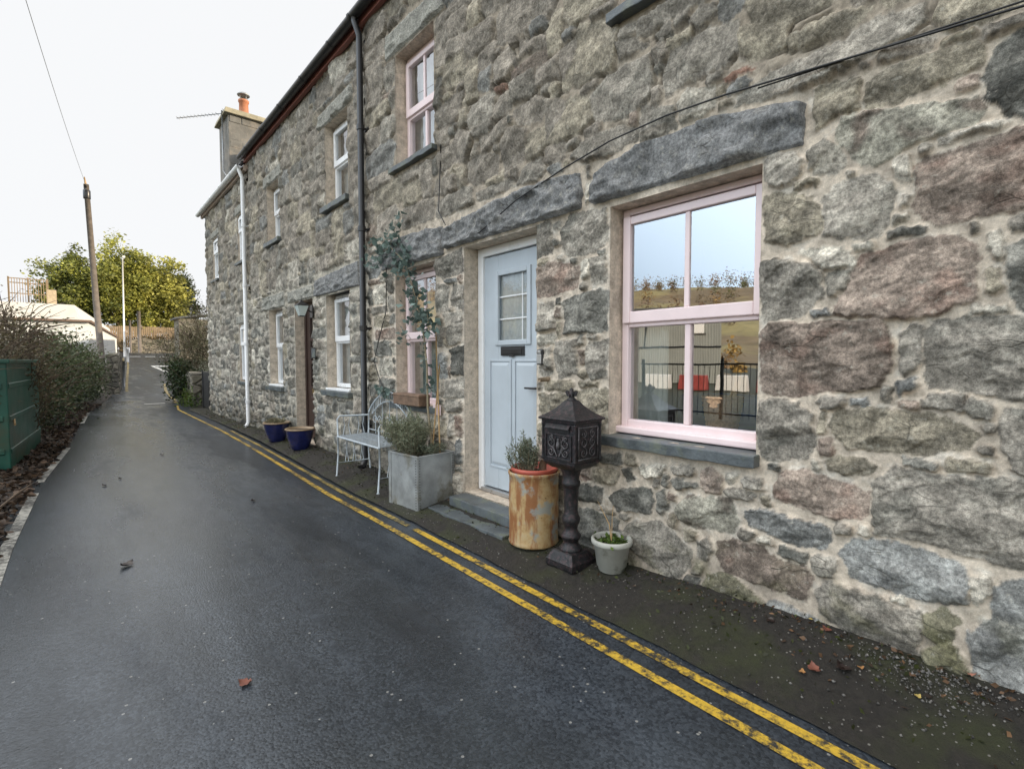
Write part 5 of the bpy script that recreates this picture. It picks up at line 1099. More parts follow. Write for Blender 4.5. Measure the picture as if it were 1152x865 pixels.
shrub('withered_grass', p, 'short withered pale grass in the farther blue pot', 'plant', 40, .07, .17, 900, .05, (.30, .27, .17), (.12, .11, .06), 31, .12, (0, 0), .0015)
p = blue_pot(-.22, 7.44, .385, .305, 'nearer cobalt blue glazed pot standing before the brown door')

# small things fixed to the wall
T = thing('key_safe', (-.03, 2.645, 1.38), 'small silver and black key safe fixed right of the blue door', 'key safe')
b = MB(); b.box(-.055, -.012, 2.615, 2.675, 1.32, 1.435); b.build('housing', BLACKP, T, bev=.008); b = MB(); b.box(-.062, -.054, 2.622, 2.668, 1.328, 1.40); b.box(-.062, -.054, 2.628, 2.662, 1.404, 1.428); b.build('cover', SILV, T, bev=.004)
T = thing('house_sign', (-.03, 7.33, 1.47), 'small dark square plate on the wall right of the brown door', 'sign'); b = MB(); b.box(-.05, -.035, 7.26, 7.40, 1.40, 1.53); b.build('plate', SLATE, T, bev=.004); b = MB(); b.box(-.055, -.045, 7.25, 7.41, 1.385, 1.40); b.box(-.055, -.045, 7.25, 7.41, 1.53, 1.545); b.build('plate_edge', BLACKP, T)
T = thing('wall_lantern', (-.02, 7.42, 2.08), 'small glass wall lantern hanging beside the top of the brown door', 'lamp')
b = MB(); b.box(-.035, -.02, 7.37, 7.47, 1.98, 2.16); b.tube([(-.03, 7.42, 2.06), (-.12, 7.42, 2.10), (-.16, 7.42, 2.17)], .009, 6); b.build('bracket', BLACKP, T)
b = MB(); b.sqlathe([(.035, 2.0), (.075, 2.14)], (-.17, 7.42, 0)); b.build('lamp_glass', M('pale_lantern_glass', (.55, .62, .60), .15, 0, .05, 5), T); b = MB(); b.sqlathe([(.08, 2.14), (.08, 2.15), (.02, 2.20), (.01, 2.22)], (-.17, 7.42, 0)); b.sqlathe([(.037, 1.985), (.037, 2.0)], (-.17, 7.42, 0)); b.build('lamp_cap', BLACKP, T)
cab = [(-.055, -2.5, 2.50), (-.055, -1, 2.57), (-.055, .18, 2.615), (-.065, .93, 2.69), (-.075, 1.25, 2.72), (-.075, 1.6, 2.74), (-.07, 2.0, 2.73), (-.055, 2.41, 2.68), (-.06, 2.9, 2.58), (-.05, 3.37, 2.43), (-.045, 3.6, 2.41)]
tag(MB().tube(cab, .0052, 8).build('wall_cable', CABLE, None, True), 'thin black cable running along the stone above the lintels', 'cable', 'wall cables')
tag(MB().tube([(-.055, -2.5, 2.512), (-.055, .18, 2.632), (-.055, .93, 2.685), (-.06, 1.1, 2.695)], .004, 8).build('wall_cable', CABLE, None, True), 'second short cable lying just above the long one at the right', 'cable', 'wall cables')
tag(MB().tube([(-.03, 3.98, 3.35), (-.035, 4.0, 3.0), (-.035, 4.02, 2.75), (-.04, 3.9, 2.6)], .005, 6).build('wall_cable', CABLE, None, True), 'black cable dropping from the sill of the upper pink window', 'cable', 'wall cables')
tag(MB().tube([(-.04, 5.06, 2.52), (-.04, 5.08, 1.9), (-.045, 5.25, 1.6), (-.045, 5.38, 1.35), (-.045, 5.22, 1.1), (-.04, 5.02, .95)], .005, 6).build('wall_cable', CABLE, None, True), 'loose black cable looping down left of the lower pink window', 'cable', 'wall cables')
tag(MB().tube([(-.10, 2.60, 1.21), (-.03, 2.60, 1.215), (.02, 2.60, 1.215)], [.016, .018, .02], 10).build('pipe_stub', REVEAL or M('rusty_stub', (.25, .19, .13), .8, 0, .4, 30), None, True), 'short stub pipe poking from mortar below the key safe', 'pipe')

# basket on the inside sill and sofa behind it
T = thing('wicker_basket', (.275, 1.41, .925), 'brown wicker basket on the inside sill of the large pink window', 'basket')
b = MB(); pr = []
for k in range(15): z = k / 14 * .20; pr.append((.085 + .032 * k / 14 + (.003 if k % 2 else -.002), z))
pr += [(.122, .205), (.118, .215), (.108, .205), (.08, .01), (0, .01)]
b.lathe(pr, (.275, 1.41, .925), 32, False); b.build('basket', WICK, T, True)
b = MB()
for k in range(2): b.tube([(.30, 1.41 + .0 + .02 * k, 1.0), (.31, 1.33 + .02 * k, 1.2), (.30, 1.31 + .03 * k, 1.30)], [.012, .010, .004], 6)
tag(b.build('dried_stems', BAMB, None), 'dried pale stems standing in the wicker basket', 'plant')
T = thing('armchair', (.95, 1.35, .2), 'dark blue upholstered chair back seen through the large pink window', 'chair')
b = MB(); b.box(.72, .95, .75, 2.0, .2, 1.12); b.build('backrest', SOFA, T, bev=.08, seg=4); b = MB(); b.box(.95, 1.5, .75, 2.0, .2, .62); b.build('seat', SOFA, T, bev=.06, seg=3)

# tv aerial on the chimney
T = thing('tv_aerial', (.27, 14.2, 6.0), 'tv aerial on a mast strapped to the chimney', 'aerial')
b = MB(); b.tube([(.27, 14.2, 6.05), (.27, 14.2, 7.52)], .018, 8); b.tube([(.27, 14.2, 6.05), (.15, 13.2, 5.6), (.0, 12.4, 5.25)], .012, 6); b.build('mast', METG, T, True)
b = MB(); d = Vector((-.72, .62, -.10)).normalized(); p = Vector((.27, 14.2, 7.45)); e = p + d * 1.12; b.tube([p - d * .2, e], .011, 6)
q = Vector((.62, .72, 0)).normalized()
for k in range(12): c = p + d * (.12 + k * .088); b.tube([c - q * .07, c + q * .07], .005, 5)
c = p - d * .12; b.tube([c - Vector((0, 0, .14)), c + Vector((0, 0, .14))], .006, 5); b.tube([c - q * .2, c + q * .2], .006, 5); b.build('antenna', METG, T, True)
# ------------------------------------------------------------------ left side of the lane
# green steel container: near corner (-3.25, 8.55), far corner (-3.1, 11)
T = thing('steel_container', (-3.9, 9.7, .0), 'dark green ribbed steel container beside the lane at the left edge', 'container')
b = MB(); P0, P1 = (-3.27, 8.55), (-3.10, 11.05); d = Vector((P1[0] - P0[0], P1[1] - P0[1])).normalized(); nn = Vector((-d.y, d.x)); W = 1.5; L = 2.5; H = 1.34
def cp(s, t, z): return (P0[0] + d.x * s + nn.x * t, P0[1] + d.y * s + nn.y * t, z)
b.hexa([cp(0, 0, .02), cp(L, 0, .02), cp(L, W, .02), cp(0, W, .02)], [cp(0, 0, H), cp(L, 0, H), cp(L, W, H), cp(0, W, H)]); b.build('body', GREENP, T, bev=.012)
b = MB()
for z in (.22, .62, 1.02):
    b.hexa([cp(.05, -.008, z), cp(L - .05, -.008, z), cp(L - .05, .01, z - .02), cp(.05, .01, z - .02)], [cp(.05, -.008, z + .05), cp(L - .05, -.008, z + .05), cp(L - .05, .01, z + .07), cp(.05, .01, z + .07)])
    b.hexa([cp(-.018, .05, z), cp(-.018, W - .05, z), cp(.01, W - .05, z - .02), cp(.01, .05, z - .02)], [cp(-.018, .05, z + .05), cp(-.018, W - .05, z + .05), cp(.01, W - .05, z + .07), cp(.01, .05, z + .07)])
b.build('rib', GREENP, T)
b = MB(); b.hexa([cp(-.03, -.03, H - .02), cp(L + .03, -.03, H - .02), cp(L + .03, W + .03, H - .02), cp(-.03, W + .03, H - .02)], [cp(-.03, -.03, H + .03), cp(L + .03, -.03, H + .03), cp(L + .03, W + .03, H + .03), cp(-.03, W + .03, H + .03)]); b.build('lid', GREENP, T, bev=.008)
def bramble(name, label, cat, boxes, nl, lsz, base, dark, ntw, seed, aspect=.6, group=None, zg=None, tw_mat=None, tl=.55):
    """hedge mass: leaf clumps and arching twigs spread over ellipsoids (cx, cy, cz, rx, ry, rz)"""
    rg = np.random.default_rng(seed); c0 = boxes[0]; T = thing(name, (c0[0], c0[1], 0 if zg is None else zg), label, cat, group)
    wts = np.array([q[3] * q[4] * q[5] for q in boxes]) ** .8; wts /= wts.sum(); P = []; cl = []
    ncl = max(30, nl // 45); ids = rg.choice(len(boxes), ncl, p=wts); BB = [MB() for _ in boxes]; base = np.array(base); dark = np.array(dark)
    for k in ids:
        q = boxes[k]; v = rg.normal(size=3); v /= np.linalg.norm(v); v *= rg.uniform(.55, 1.03); c = np.array(q[:3]) + v * np.array(q[3:6]); m = nl // ncl; s = rg.uniform(.09, .22) * (q[5] / 1.0) ** .3
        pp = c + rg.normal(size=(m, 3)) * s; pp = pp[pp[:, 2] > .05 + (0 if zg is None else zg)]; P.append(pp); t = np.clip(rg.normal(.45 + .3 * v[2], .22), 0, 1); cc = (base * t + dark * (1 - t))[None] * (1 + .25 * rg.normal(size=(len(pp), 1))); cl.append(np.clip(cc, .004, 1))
    for i in range(ntw):
        kb = rg.choice(len(boxes), p=wts); q = boxes[kb]; b = BB[kb]; v = rg.normal(size=3); v /= np.linalg.norm(v); c = Vector(np.array(q[:3]) + v * np.array(q[3:6]) * .8); dd = Vector((v[0] * .6 + rg.normal(0, .5), v[1] * .6 + rg.normal(0, .5), .5 + abs(rg.normal(0, .5)))).normalized() * tl * rg.uniform(.4, 1.4)
        b.tube([c, c + dd * .6, c + dd + Vector((dd.x * .2, dd.y * .2, -.08))], [.006, .005, .002], 4, False)
    for b in BB:
        if b.v: b.build('stem', tw_mat or TWIG, T)
    leaves('foliage', np.concatenate(P), lsz, np.concatenate(cl), LEAF, T, aspect, rg, .2); return T
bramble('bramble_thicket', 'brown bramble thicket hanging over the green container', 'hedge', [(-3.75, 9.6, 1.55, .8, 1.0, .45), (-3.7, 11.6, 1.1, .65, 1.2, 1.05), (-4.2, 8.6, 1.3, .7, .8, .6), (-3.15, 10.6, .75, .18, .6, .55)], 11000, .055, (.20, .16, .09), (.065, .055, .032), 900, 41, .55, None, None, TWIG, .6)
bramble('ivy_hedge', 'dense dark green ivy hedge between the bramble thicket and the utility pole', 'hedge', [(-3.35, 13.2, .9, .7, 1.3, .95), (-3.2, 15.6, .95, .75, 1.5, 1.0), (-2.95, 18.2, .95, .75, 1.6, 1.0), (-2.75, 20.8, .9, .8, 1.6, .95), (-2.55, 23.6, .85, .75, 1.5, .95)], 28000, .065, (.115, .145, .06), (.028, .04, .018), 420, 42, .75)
bramble('bare_briar', 'thin bare arching briar stems at the left edge above the green container', 'plant', [(-3.9, 8.4, 1.6, .3, .4, .3)], 160, .04, (.14, .11, .05), (.06, .05, .03), 10, 43, .5, None, None, TWIG, 1.2)
o = MB()
for pts in ([(-3.9, 8.3, 1.3), (-3.66, 8.2, 2.0), (-3.42, 8.1, 2.45), (-3.32, 8.1, 2.3)], [(-4.0, 8.2, 1.4), (-3.75, 8.1, 2.3), (-3.55, 8.0, 2.9), (-3.38, 8.0, 2.55)]): o.tube(pts, [.008, .006, .004, .002], 5)
tag(o.build('briar_stem', TWIG, None), 'two long drooping bare stems against the sky at the left edge', 'branch')
for k, (x, y, z, a, lb) in enumerate(((-3.25, 8.9, .62, .1, 'pale broken stick lying across the side of the green container'), (-3.1, 6.6, .09, 1.2, 'dark stick lying on the leaf litter by the lane edge'))):
    p = Vector((x, y, z)); e = Vector((math.cos(a) * .25 * (1 if k else -.1), math.sin(a) * .3 + .25 * (1 - k), .05)); tag(MB().tube([p - e, p, p + e + Vector((0, 0, -.02))], [.012, .011, .006], 6).build('stick', [BAMB, TWIG][k], None, True), lb, 'stick')

# utility pole and its wire
T = thing('utility_pole', (-1.72, 28, -.1), 'tall leaning brown wooden utility pole behind the ivy hedge', 'pole')
b = MB(); b.tube([(-1.72, 28, -.1), (-1.90, 28, 4.0), (-2.07, 28, 8.8)], [.13, .115, .095], 14); b.build('shaft', POLEW, T, True)
b = MB(); b.lathe([(.12, 0), (.128, .02), (.128, .34), (.12, .36)], (-2.06, 28, 8.2), 12); b.tube([(-2.1, 27.86, 8.5), (-2.1, 27.82, 8.7)], .04, 8); b.build('collar', BLACKP, T, True)
b = MB(); b.tube([(-2.08, 28, 8.72), (-2.12, 28, 9.1)], [.05, .02], 8); b.build('finial', BAMB, T, True)
pa, pb = Vector((-2.07, 28, 8.75)), Vector((-3.0, 4.0, 3.78)); pts = [pa.lerp(Vector((-4.4, -8, 7.5)), q / 20) - Vector((0, 0, 2.6 * (q / 20) * (1 - q / 20))) for q in range(21)]
tag(MB().tube(pts, .006, 5).build('overhead_wire', METG, None, True), 'thin overhead wire running from the utility pole over the lane', 'wire')

# stone wall, white garage, trellis on the left behind the hedge
def rough_wall(name, pts, h, th, label, seed, zf=gz, taper=0.):
    T = None; b = MB(); rg = np.random.default_rng(seed)
    V = []; F = []; nz = 12
    for i, (x, y) in enumerate(pts):
        j = min(i + 1, len(pts) - 1); k = max(i - 1, 0); dd = Vector((pts[j][0] - pts[k][0], pts[j][1] - pts[k][1])).normalized(); n = Vector((-dd.y, dd.x)); hh = h * (1 + .05 * rg.normal()) * (1 - taper * i / len(pts)); prof = []
        for q in range(nz): prof.append((-th / 2, q / (nz - 1) * hh))
        for q in range(nz): prof.append((th / 2, (1 - q / (nz - 1)) * hh))
        for (o_, z) in prof: r_ = rg.normal(0, .022); V.append((x + n.x * (o_ + r_), y + n.y * (o_ + r_), float(zf(y)) - .1 + z + rg.normal(0, .02)))
    m = 2 * nz
    for i in range(len(pts) - 1):
        for q in range(m): F.append((i * m + q, i * m + (q + 1) % m, (i + 1) * m + (q + 1) % m, (i + 1) * m + q))
    b.add(V, F); b.add([], []); b.f.append(tuple(range(m))); b.f.append(tuple(reversed(range(len(pts) * m - m, len(pts) * m))))
    return tag(b.build(name, BLOCKS, None), label, 'wall')
rough_wall('stone_wall', [(-1.55 + .0 * i + (float(wl(25.6 + i * .5)) - float(wl(25.6))) * .97, 25.6 + i * .5) for i in range(28)], 1.76, .4, 'low rubble stone wall beyond the utility pole on the left', 61, gz, .4)
T = thing('white_outbuilding', (-3.6, 44, 1), 'white outbuilding with a pale flat roof behind the hedge on the left', 'building')
b = MB()
def ob(s, t, z):                                               # local frame: s along its road side, t to the left
    a = Vector((-2.10, 34)); e = Vector((.30, 60)); d_ = (e - a).normalized(); n_ = Vector((-d_.y, d_.x)); p = a + d_ * s + n_ * t; return (p.x, p.y, z)
b.hexa([ob(0, 0, 0), ob(27, 0, 0), ob(27, 4, 0), ob(0, 4, 0)], [ob(0, 0, 3.35), ob(27, 0, 3.55), ob(27, 4, 3.55), ob(0, 4, 3.35)]); b.build('wall', WHITER, T)
b = MB(); b.hexa([ob(-.2, -.15, 3.35), ob(27, -.15, 3.55), ob(27, 4.1, 3.55), ob(-.2, 4.1, 3.35)], [ob(-.2, -.15, 3.45), ob(27, -.15, 3.65), ob(27, 4.1, 3.65), ob(-.2, 4.1, 3.45)]); b.build('roof_edge', BROWNR, T)
b = MB(); b.hexa([ob(-.1, .35, 3.45), ob(27, .35, 3.65), ob(27, 4, 3.65), ob(-.1, 4, 3.45)], [ob(-.1, .5, 4.2), ob(27, .5, 4.4), ob(27, 3.9, 4.4), ob(-.1, 3.9, 4.2)]); b.build('roof', PALER, T)
T = thing('trellis_panel', (-4.6, 40, 4), 'brown timber trellis panel standing above the white outbuilding at the left', 'fence')
b = MB()
for k in range(15): x = -5.35 + k * .11; b.box(x, x + .03, 40.0, 40.03, 3.9, 6.05)
b.build('lath', TIMB, T); b = MB()
for z in (4.6, 5.2, 5.8, 6.05): b.box(-5.36, -3.78, 40.031, 40.06, z - .03, z + .02)
for x in (-5.40, -4.6, -3.78): b.box(x, x + .08, 40.03, 40.11, 3.5, 6.12)
b.build('rail', TIMB, T)
T = thing('wall_block', (-3.6, 39, 4), 'pale rendered stub pier beside the trellis', 'wall'); MB().box(-3.75, -3.35, 38.9, 39.3, 4.1, 5.4).build('pier', M('ochre_pier', (.42, .33, .22), .85), T, bev=.02)

# posts, lamp post, far walls and fence at the top of the lane
T = thing('lamp_post', (1.02, 62, 1.9), 'slim white lamp post at the top of the lane', 'lamp post')
b = MB(); b.tube([(1.02, 61.8, 1.7), (1.02, 61.8, 3.2)], .11, 10); b.tube([(1.02, 61.8, 3.2), (1.10, 61.8, 11.2)], [.075, .055], 10); b.build('column', WHITEM, T, True); b = MB(); b.tube([(1.10, 61.8, 11.2), (1.12, 61.8, 11.35), (1.2, 61.4, 11.42)], [.055, .09, .12], 8); b.build('lantern', WHITEM, T, True)
tag(MB().tube([(.62, 52, 1.1), (.62, 52, 2.35)], .09, 10).build('bollard', WHITEM, None, True), 'short white post on the left kerb below the lamp post', 'bollard')
tag(MB().tube([(-.95, 29.8, 0), (-.93, 29.8, 1.35)], .05, 8).build('marker_post', METG, None, True), 'short grey pipe post at the end of the left stone wall', 'post')
tag(MB().tube([(2.55, 66, 2.2), (2.55, 66, 6.6)], .16, 8).build('timber_post', POLEW, None, True), 'sunlit stout timber post in front of the trees, right of the lamp post', 'post')
tag(MB().tube([(1.85, 67, 2.2), (1.85, 67, 5.7)], .10, 8).build('timber_post', POLEW, None, True), 'thinner timber post between the lamp post and the stout post', 'post')
rough_wall('stone_wall', [(2.0 + i * .5, 69.5 + .25 * math.sin(i * .4)) for i in range(26)], 1.75, .5, 'grey stone wall across the top of the lane behind the junction', 62)
o = bramble('scrub_bank', 'brown scrub growing along the grey stone wall at the junction', 'hedge', [(3.2, 70.6, 3.6, 1.6, .6, .55), (6.0, 70.6, 3.8, 2., .6, .6), (.6, 68.5, 2.9, 1.2, .8, .7)], 3200, .16, (.20, .15, .07), (.06, .05, .03), 300, 44, .6, None, 2.3, TWIG, .8)
T = thing('timber_fence', (4, 72.5, 2.4), 'brown vertical board fence below the trees at the top of the lane', 'fence')
b = MB(); rg = random.Random(2)
x = -3.0
while x < 12: b.box(x, x + .16, 72.5, 72.54, 2.9, 5.35 + rg.uniform(-.05, .05)); x += .19
b.build('board', TIMB, T); b = MB(); b.box(-3, 12, 72.54, 72.6, 3.3, 3.4); b.box(-3, 12, 72.54, 72.6, 4.9, 5.0); b.build('rail', TIMB, T)

def tree(name, label, x, y, z, h, rx, rz, base, dark, seed, nl, lsz, group, trunk=.3, cone=False):
    T = thing(name, (x, y, z), label, 'tree', group); rg = np.random.default_rng(seed); b = MB()
    zc = z + h - rz; b.tube([(x, y, z - .3), (x + rg.normal(0, .15), y, z + h * .25), (x + rg.normal(0, .3), y, zc)], [trunk, trunk * .8, trunk * .4], 9)
    for i in range(9):
        a = rg.uniform(0, 6.28); s = Vector((x, y, z + h * rg.uniform(.2, .5))); e = Vector((x + rx * .75 * math.cos(a), y + rx * .75 * math.sin(a), zc + rz * rg.uniform(-.5, .6))); b.tube([s, s.lerp(e, .5) + Vector((0, 0, .3)), e], [trunk * .4, trunk * .25, .03], 6)
    b.build('trunk', BARK, T, True); P = []; C = []; ncl = nl // 60; base = np.array(base); dark = np.array(dark)
    for k in range(ncl):
        v = rg.normal(size=3); v /= np.linalg.norm(v); r = rg.random() ** .38 * (1 + .16 * math.sin(v[0] * 7 + seed) + .15 * math.sin(v[2] * 9 + seed * 2) + .10 * math.sin(v[0] * 15 - v[2] * 11))
        if cone: tt = (v[2] * r + 1) / 2; w = max(.08, (1 - tt) ** .7); c = np.array((x + v[0] * r * rx * w * 1.5, y + v[1] * r * rx * w * 1.5, zc + v[2] * r * rz))
        else: c = np.array((x, y, zc)) + v * r * np.array((rx, rx * .8, rz))
        if c[2] < z + .8: continue
        s = rg.uniform(.22, .62) * (rx / 4) ** .5; m = 60; pp = c + rg.normal(size=(m, 3)) * s * np.array((1, 1, .7)); t = np.clip(rg.normal(.5, .28), 0, 1); P.append(pp); C.append(np.clip((base * t + dark * (1 - t))[None] * (1 + .22 * rg.normal(size=(m, 1))), .004, 1))
    leaves('crown', np.concatenate(P), lsz, np.concatenate(C), LEAF, T, .6, rg, .1); return T
TG = 'trees at the top of the lane'
tree('broadleaf_tree', 'darker evergreen tree at the left of the tree group, behind the utility pole', -2.4, 76, 2.4, 11.2, 3.1, 4.3, (.30, .31, .07), (.06, .08, .025), 71, 13000, .34, TG)
tree('broadleaf_tree', 'large sunlit yellow-green evergreen tree in the middle behind the lamp post', 1.6, 75, 2.4, 12.0, 3.7, 4.9, (.42, .42, .09), (.10, .115, .03), 72, 21000, .34, TG)
tree('broadleaf_tree', 'sunlit yellow-green tree right of the lamp post', 5.0, 76, 2.4, 11.6, 3.5, 4.7, (.45, .43, .10), (.11, .12, .03), 73, 19000, .34, TG)
tree('conifer_tree', 'dark conifer at the right end of the tree group next to the far cottage', 8.3, 79, 2.4, 11.6, 2.0, 5.0, (.10, .12, .05), (.03, .045, .02), 74, 8000, .30, TG, .25, True)
tree('conifer_tree', 'slightly shorter dark conifer half hidden by the sunlit tree', 7.2, 80, 2.4, 11.9, 1.8, 5.0, (.10, .12, .05), (.03, .045, .02), 75, 6000, .30, TG, .25, True)

# right side beyond the terrace
bramble('olive_bush', 'tall twiggy olive-brown bush against the end of the terrace', 'bush', [(.85, 19.6, 2.2, .95, 1.2, 1.0), (.5, 18.6, 1.7, .75, .9, .8), (1.4, 18.0, 2.0, .9, 1.0, .95), (.2, 20.6, 1.6, .7, 1., .8)], 17000, .055, (.17, .16, .07), (.045, .048, .024), 900, 45, .35, None, None, TWIG, .5)
bramble('ivy_clump', 'dark ivy spilling over the low wall under the olive bush', 'ivy', [(-.05, 19.6, .75, .22, 1.2, .75), (.25, 18.3, .55, .25, .7, .5)], 5200, .07, (.045, .075, .022), (.012, .022, .009), 60, 46, .8)
bramble('hedge_plant', 'low bright green weeds at the foot of the low wall', 'plant', [(-.1, 17.0, .2, .22, .7, .22)], 900, .07, (.11, .17, .03), (.04, .07, .015), 10, 47, .5)
rough_wall('stone_wall', [(.05 + .03 * i, 16.6 + i * .4) for i in range(16)], 1.05, .4, 'low mossy stone wall under the olive bush at the end of the terrace', 63)
T = thing('timber_gate', (.1, 15.6, 0), 'black painted narrow gate at the corner of the end cottage', 'gate')
b = MB(); b.box(.02, .06, 15.2, 16.2, .08, 1.05); b.box(.0, .02, 15.22, 15.28, .02, 1.1); b.box(.0, .02, 16.1, 16.18, .02, 1.1); b.build('panel', BINM, T, bev=.004)
T = thing('shadow_casting_house', (9, 46, 0), 'unseen slate-roofed house behind the terrace, added to shade the lane', 'house')  # out-of-sight house, added to keep sun off the lane and low wall
b = MB(); b.box(6.2, 12, 8.5, 50, -.1, 4.3); b.build('wall', CONC, T); b = MB(); b.hexa([(5.9, 8.2, 4.25), (9.1, 8.2, 6.3), (9.1, 50.3, 6.3), (5.9, 50.3, 4.25)], [(5.9, 8.2, 4.35), (9.1, 8.2, 6.4), (9.1, 50.3, 6.4), (5.9, 50.3, 4.35)]); b.hexa([(9.1, 8.2, 6.3), (12.3, 8.2, 4.25), (12.3, 50.3, 4.25), (9.1, 50.3, 6.3)], [(9.1, 8.2, 6.4), (12.3, 8.2, 4.35), (12.3, 50.3, 4.35), (9.1, 50.3, 6.4)]); b.build('roof', ROOFS, T)
T = thing('garden_shed', (6.3, 58, 1.5), 'low slate shed roof glimpsed between bush and end cottage', 'shed')
b = MB(); b.box(4.9, 8.5, 57, 60, 1.4, 5.4); b.build('wall', CONC, T); b = MB(); b.hexa([(4.6, 56.7, 5.35), (8.8, 56.7, 6.1), (8.8, 60.3, 6.1), (4.6, 60.3, 5.35)], [(4.6, 56.7, 5.5), (8.8, 56.7, 6.25), (8.8, 60.3, 6.25), (4.6, 60.3, 5.5)]); b.build('roof', ROOFS, T)

# ------------------------------------------------------------------ across the lane: what the windows reflect
T = thing('metal_clad_building', (-26, 18, 0), 'grey corrugated metal building reflected in the large window', 'building')
A_, B_ = Vector((-26.0, 14.2)), Vector((-20.0, 25.5)); d_ = (B_ - A_).normalized(); n_ = Vector((-d_.y, d_.x))
def wb(s, t, z): p = A_ + d_ * s + n_ * t; return (p.x, p.y, z)
b = MB(); b.hexa([wb(0, 0, 0), wb(13, 0, 0), wb(13, 9, 0), wb(0, 9, 0)], [wb(0, 0, 4.5), wb(13, 0, 4.5), wb(13, 9, 4.5), wb(0, 9, 4.5)]); b.build('wall', CORR, T)
b = MB(); b.hexa([wb(-.2, -.2, 4.5), wb(13.2, -.2, 4.5), wb(13.2, 4.5, 4.8), wb(-.2, 4.5, 4.8)], [wb(-.2, -.2, 4.6), wb(13.2, -.2, 4.6), wb(13.2, 4.5, 4.9), wb(-.2, 4.5, 4.9)]); b.build('roof', ROOFS, T)
b = MB(); b.hexa([wb(.9, -.06, 3.0), wb(1.9, -.06, 3.0), wb(1.9, .02, 3.0), wb(.9, .02, 3.0)], [wb(.9, -.06, 4.1), wb(1.9, -.06, 4.1), wb(1.9, .02, 4.1), wb(.9, .02, 4.1)]); w_ = b.build('window', UPVC, T); b = MB(); b.hexa([wb(.8, -.1, 2.9), wb(2.0, -.1, 2.9), wb(2.0, .02, 2.9), wb(.8, .02, 2.9)], [wb(.8, -.1, 3.0), wb(2.0, -.1, 3.0), wb(2.0, .02, 3.0), wb(.8, .02, 3.0)]); b.build('sill', BLACKP, w_)
for q in ([wb(0, -.12, 2.2), wb(6, -.12, 2.2)], [wb(4.2, -.12, 4.4), wb(4.4, -.12, 2.2)]): MB().tube(q, .05, 6).build('pipe', BLACKP, T)
T = thing('metal_railing', (-8.2, 5, 0), 'black metal bar railing across the lane, reflected in the large window', 'railing')
b = MB()
for y in np.arange(1.0, 7.6, .135): b.box(-8.2, -8.19, y, y + .010, .05, 1.28)
b.build('bar', RAIL, T); b = MB(); b.box(-8.21, -8.175, .95, 7.6, 1.25, 1.29); b.box(-8.21, -8.175, .95, 7.6, .12, .16)
for y in (1.0, 3.2, 5.4, 7.5): b.box(-8.22, -8.16, y, y + .06, 0, 1.4)
b.build('rail', RAIL, T)
tag(MB().tube([(-6.6, 3.55, 0), (-6.6, 3.55, 3.4)], .045, 8).build('signal_post', RAIL, None, True), 'black post reflected at the right of the large window', 'post')
for k in range(4):
    y = 8.6 + k * 1.7; x = -19.5 + k * .3; T = thing('traffic_barrier', (x, y, 0), ['red plastic barrier, nearest the post', 'white plastic barrier beside the nearest red one', 'second red plastic barrier behind the railing', 'white plastic barrier farthest along the railing'][k], 'barrier', 'plastic barriers behind the railing')
    b = MB(); b.hexa([(x - .25, y - .7, 0), (x + .25, y - .7, 0), (x + .25, y + .7, 0), (x - .25, y + .7, 0)], [(x - .1, y - .68, .7), (x + .1, y - .68, .7), (x + .1, y + .68, .7), (x - .1, y + .68, .7)]); b.build('body', REDP if k % 2 == 0 else WHITEM, T, bev=.04)
hm, hnt, hp = nodes('winter_hillside'); v = pos(hnt); n1 = noise(hnt, .018, 5, .6, v); n2 = noise(hnt, .16, 6, .7, v)
hc = mix(hnt, ramp(hnt, n1.outputs[0], [(.45, 0.), (.52, 1.)]).outputs[0], (.36, .31, .14), (.25, .19, .11)); hc = mix(hnt, 1., hc, ramp(hnt, n2.outputs[0], [(.3, .55), (.7, 1.3)]).outputs[0], 'MULTIPLY')
hnt.links.new(hc, hp.inputs['Base Color']); hp.inputs['Roughness'].default_value = .95
az = np.radians(np.linspace(16, 100, 60)); rr = np.linspace(45, 330, 40); AZ, RR = np.meshgrid(az, rr, indexing='ij')
fade = sstep(16, 32, np.degrees(AZ)); Zh = -.5 + fade * (44 * sstep(40, 330, RR) ** 1.3 * (1 + .18 * fbm(AZ * 4, RR * .01, 9, 4)) + 2 * fbm(AZ * 20, RR * .05, 4, 3))
V = np.stack([-RR * np.sin(AZ), RR * np.cos(AZ), Zh], -1); tag(npmesh('hill', V.reshape(-1, 3), gridfaces(60, 40)[:, ::-1], hm, None, None, True), kind='structure')
rg = np.random.default_rng(91); P = []; C = []
for k in range(420):
    if k < 230: i = rg.integers(14, 60); j = rg.integers(30, 39)
    elif k < 270: i = rg.integers(14, 60); j = rg.integers(1, 8)
    else: i = rg.integers(10, 60); j = rg.integers(12, 32)
    c = V[i, j]; s = rg.uniform(1.2, 2.6) * (.25 + RR[i, j] / 260); pp = c + np.array((0, 0, s * 1.1)) + rg.normal(size=(80, 3)) * np.array((s * .6, s * .6, s * .7)); P.append(pp)
    base = np.array(random.Random(k).choice([(.26, .17, .09), (.18, .14, .09), (.12, .14, .05), (.36, .24, .08), (.20, .13, .10)])); C.append(np.clip(base[None] * (1 + .3 * rg.normal(size=(80, 1))), .01, 1))
tag(leaves('far_wood', np.concatenate(P), .75, np.concatenate(C), LEAFD, None, .7, rg), 'winter woods and hedges on the sunlit hillside opposite', 'wood', kind='stuff')

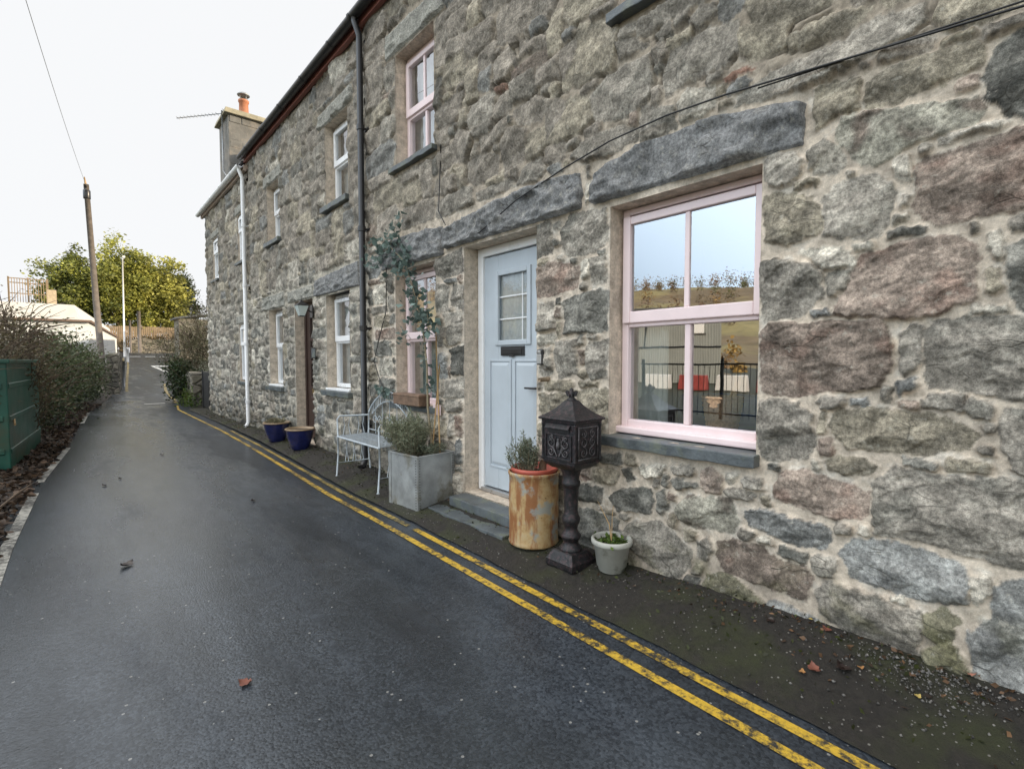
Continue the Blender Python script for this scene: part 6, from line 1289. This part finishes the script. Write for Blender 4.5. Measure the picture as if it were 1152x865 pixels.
# ------------------------------------------------------------------ light, sky, camera
SKY_MIN, SKY_MAX, SKY_WHITE, SKY_STR, SKY_SIDE = .25, .97, (9.6, 9.7, 9.85), .10, (3.95, 3.68, 3.36)
SUN = Vector((.74, -.62, 0)).normalized(); EL = R(15); to_sun = Vector((SUN.x * math.cos(EL), SUN.y * math.cos(EL), math.sin(EL)))
L = bpy.data.lights.new('sun', 'SUN'); L.energy = 5.6; L.angle = R(.6); L.color = (1, .84, .62); lo = bpy.data.objects.new('sun', L); COL.objects.link(lo); lo.rotation_euler = to_sun.to_track_quat('Z', 'Y').to_euler()
w = bpy.data.worlds.new('World'); sc.world = w; w.use_nodes = True; nt = w.node_tree; bg = nt.nodes['Background']
sky = N(nt, 'ShaderNodeTexSky', sky_type='NISHITA'); sky.sun_disc = False; sky.sun_elevation = EL; sky.sun_rotation = math.atan2(SUN.x, SUN.y); sky.air_density = 1.0; sky.dust_density = 1.0; sky.ozone_density = 1.2
tc = N(nt, 'ShaderNodeTexCoord'); sx = N(nt, 'ShaderNodeSeparateXYZ'); nt.links.new(tc.outputs['Generated'], sx.inputs[0])
mp = N(nt, 'ShaderNodeMapping'); mp.inputs['Scale'].default_value = (1, 1, 3.5); nt.links.new(tc.outputs['Generated'], mp.inputs[0])
cl = noise(nt, 1.6, 7, .55, mp.outputs[0])
# thin bright cloud: strongest up the lane (+Y), thinner towards the hill (-X)
g = N(nt, 'ShaderNodeMath', operation='MULTIPLY_ADD'); g.inputs[1].default_value = .62; g.inputs[2].default_value = .30; nt.links.new(sx.outputs[1], g.inputs[0])
ga = N(nt, 'ShaderNodeMath', operation='MULTIPLY_ADD'); ga.inputs[1].default_value = 1.1; nt.links.new(cl.outputs[0], ga.inputs[0]); nt.links.new(g.outputs[0], ga.inputs[2])
fac = ramp(nt, ga.outputs[0], [(.62, SKY_MIN), (1.2, SKY_MAX)])
col = mix(nt, fac.outputs[0], sky.outputs[0], SKY_WHITE)
dn = N(nt, 'ShaderNodeVectorMath', operation='NORMALIZE'); nt.links.new(tc.outputs['Generated'], dn.inputs[0])
dt = N(nt, 'ShaderNodeVectorMath', operation='DOT_PRODUCT'); dt.inputs[1].default_value = Vector((-.56, -.34, .76)).normalized(); nt.links.new(dn.outputs[0], dt.inputs[0])
br_ = ramp(nt, dt.outputs['Value'], [(.26, 1.), (.78, SKY_SIDE)]); sc1 = N(nt, 'ShaderNodeVectorMath', operation='MULTIPLY'); nt.links.new(col, sc1.inputs[0]); nt.links.new(br_.outputs[0], sc1.inputs[1])
d2 = N(nt, 'ShaderNodeVectorMath', operation='DOT_PRODUCT'); d2.inputs[1].default_value = Vector((-.85, .42, .30)).normalized(); nt.links.new(dn.outputs[0], d2.inputs[0])
bl_ = ramp(nt, d2.outputs['Value'], [(.80, (1., 1., 1.)), (.97, (.92, 1.16, 1.42))]); sc2 = N(nt, 'ShaderNodeVectorMath', operation='MULTIPLY'); nt.links.new(sc1.outputs[0], sc2.inputs[0]); nt.links.new(bl_.outputs[0], sc2.inputs[1])
nt.links.new(sc2.outputs[0], bg.inputs[0]); bg.inputs[1].default_value = SKY_STR
cam = bpy.data.cameras.new('camera'); co = bpy.data.objects.new('camera', cam); COL.objects.link(co); sc.camera = co
cam.lens = 560 / 1152 * 36; cam.sensor_width = 36; cam.sensor_fit = 'HORIZONTAL'; cam.clip_start = .05; cam.clip_end = 3000
co.location = (-2.64, 0, 1.35); co.rotation_euler = (R(90 - 2.709), 0, R(-41.212))
sc.view_settings.view_transform = 'Standard'; sc.view_settings.look = 'None'; sc.view_settings.exposure = 0; sc.view_settings.gamma = 1
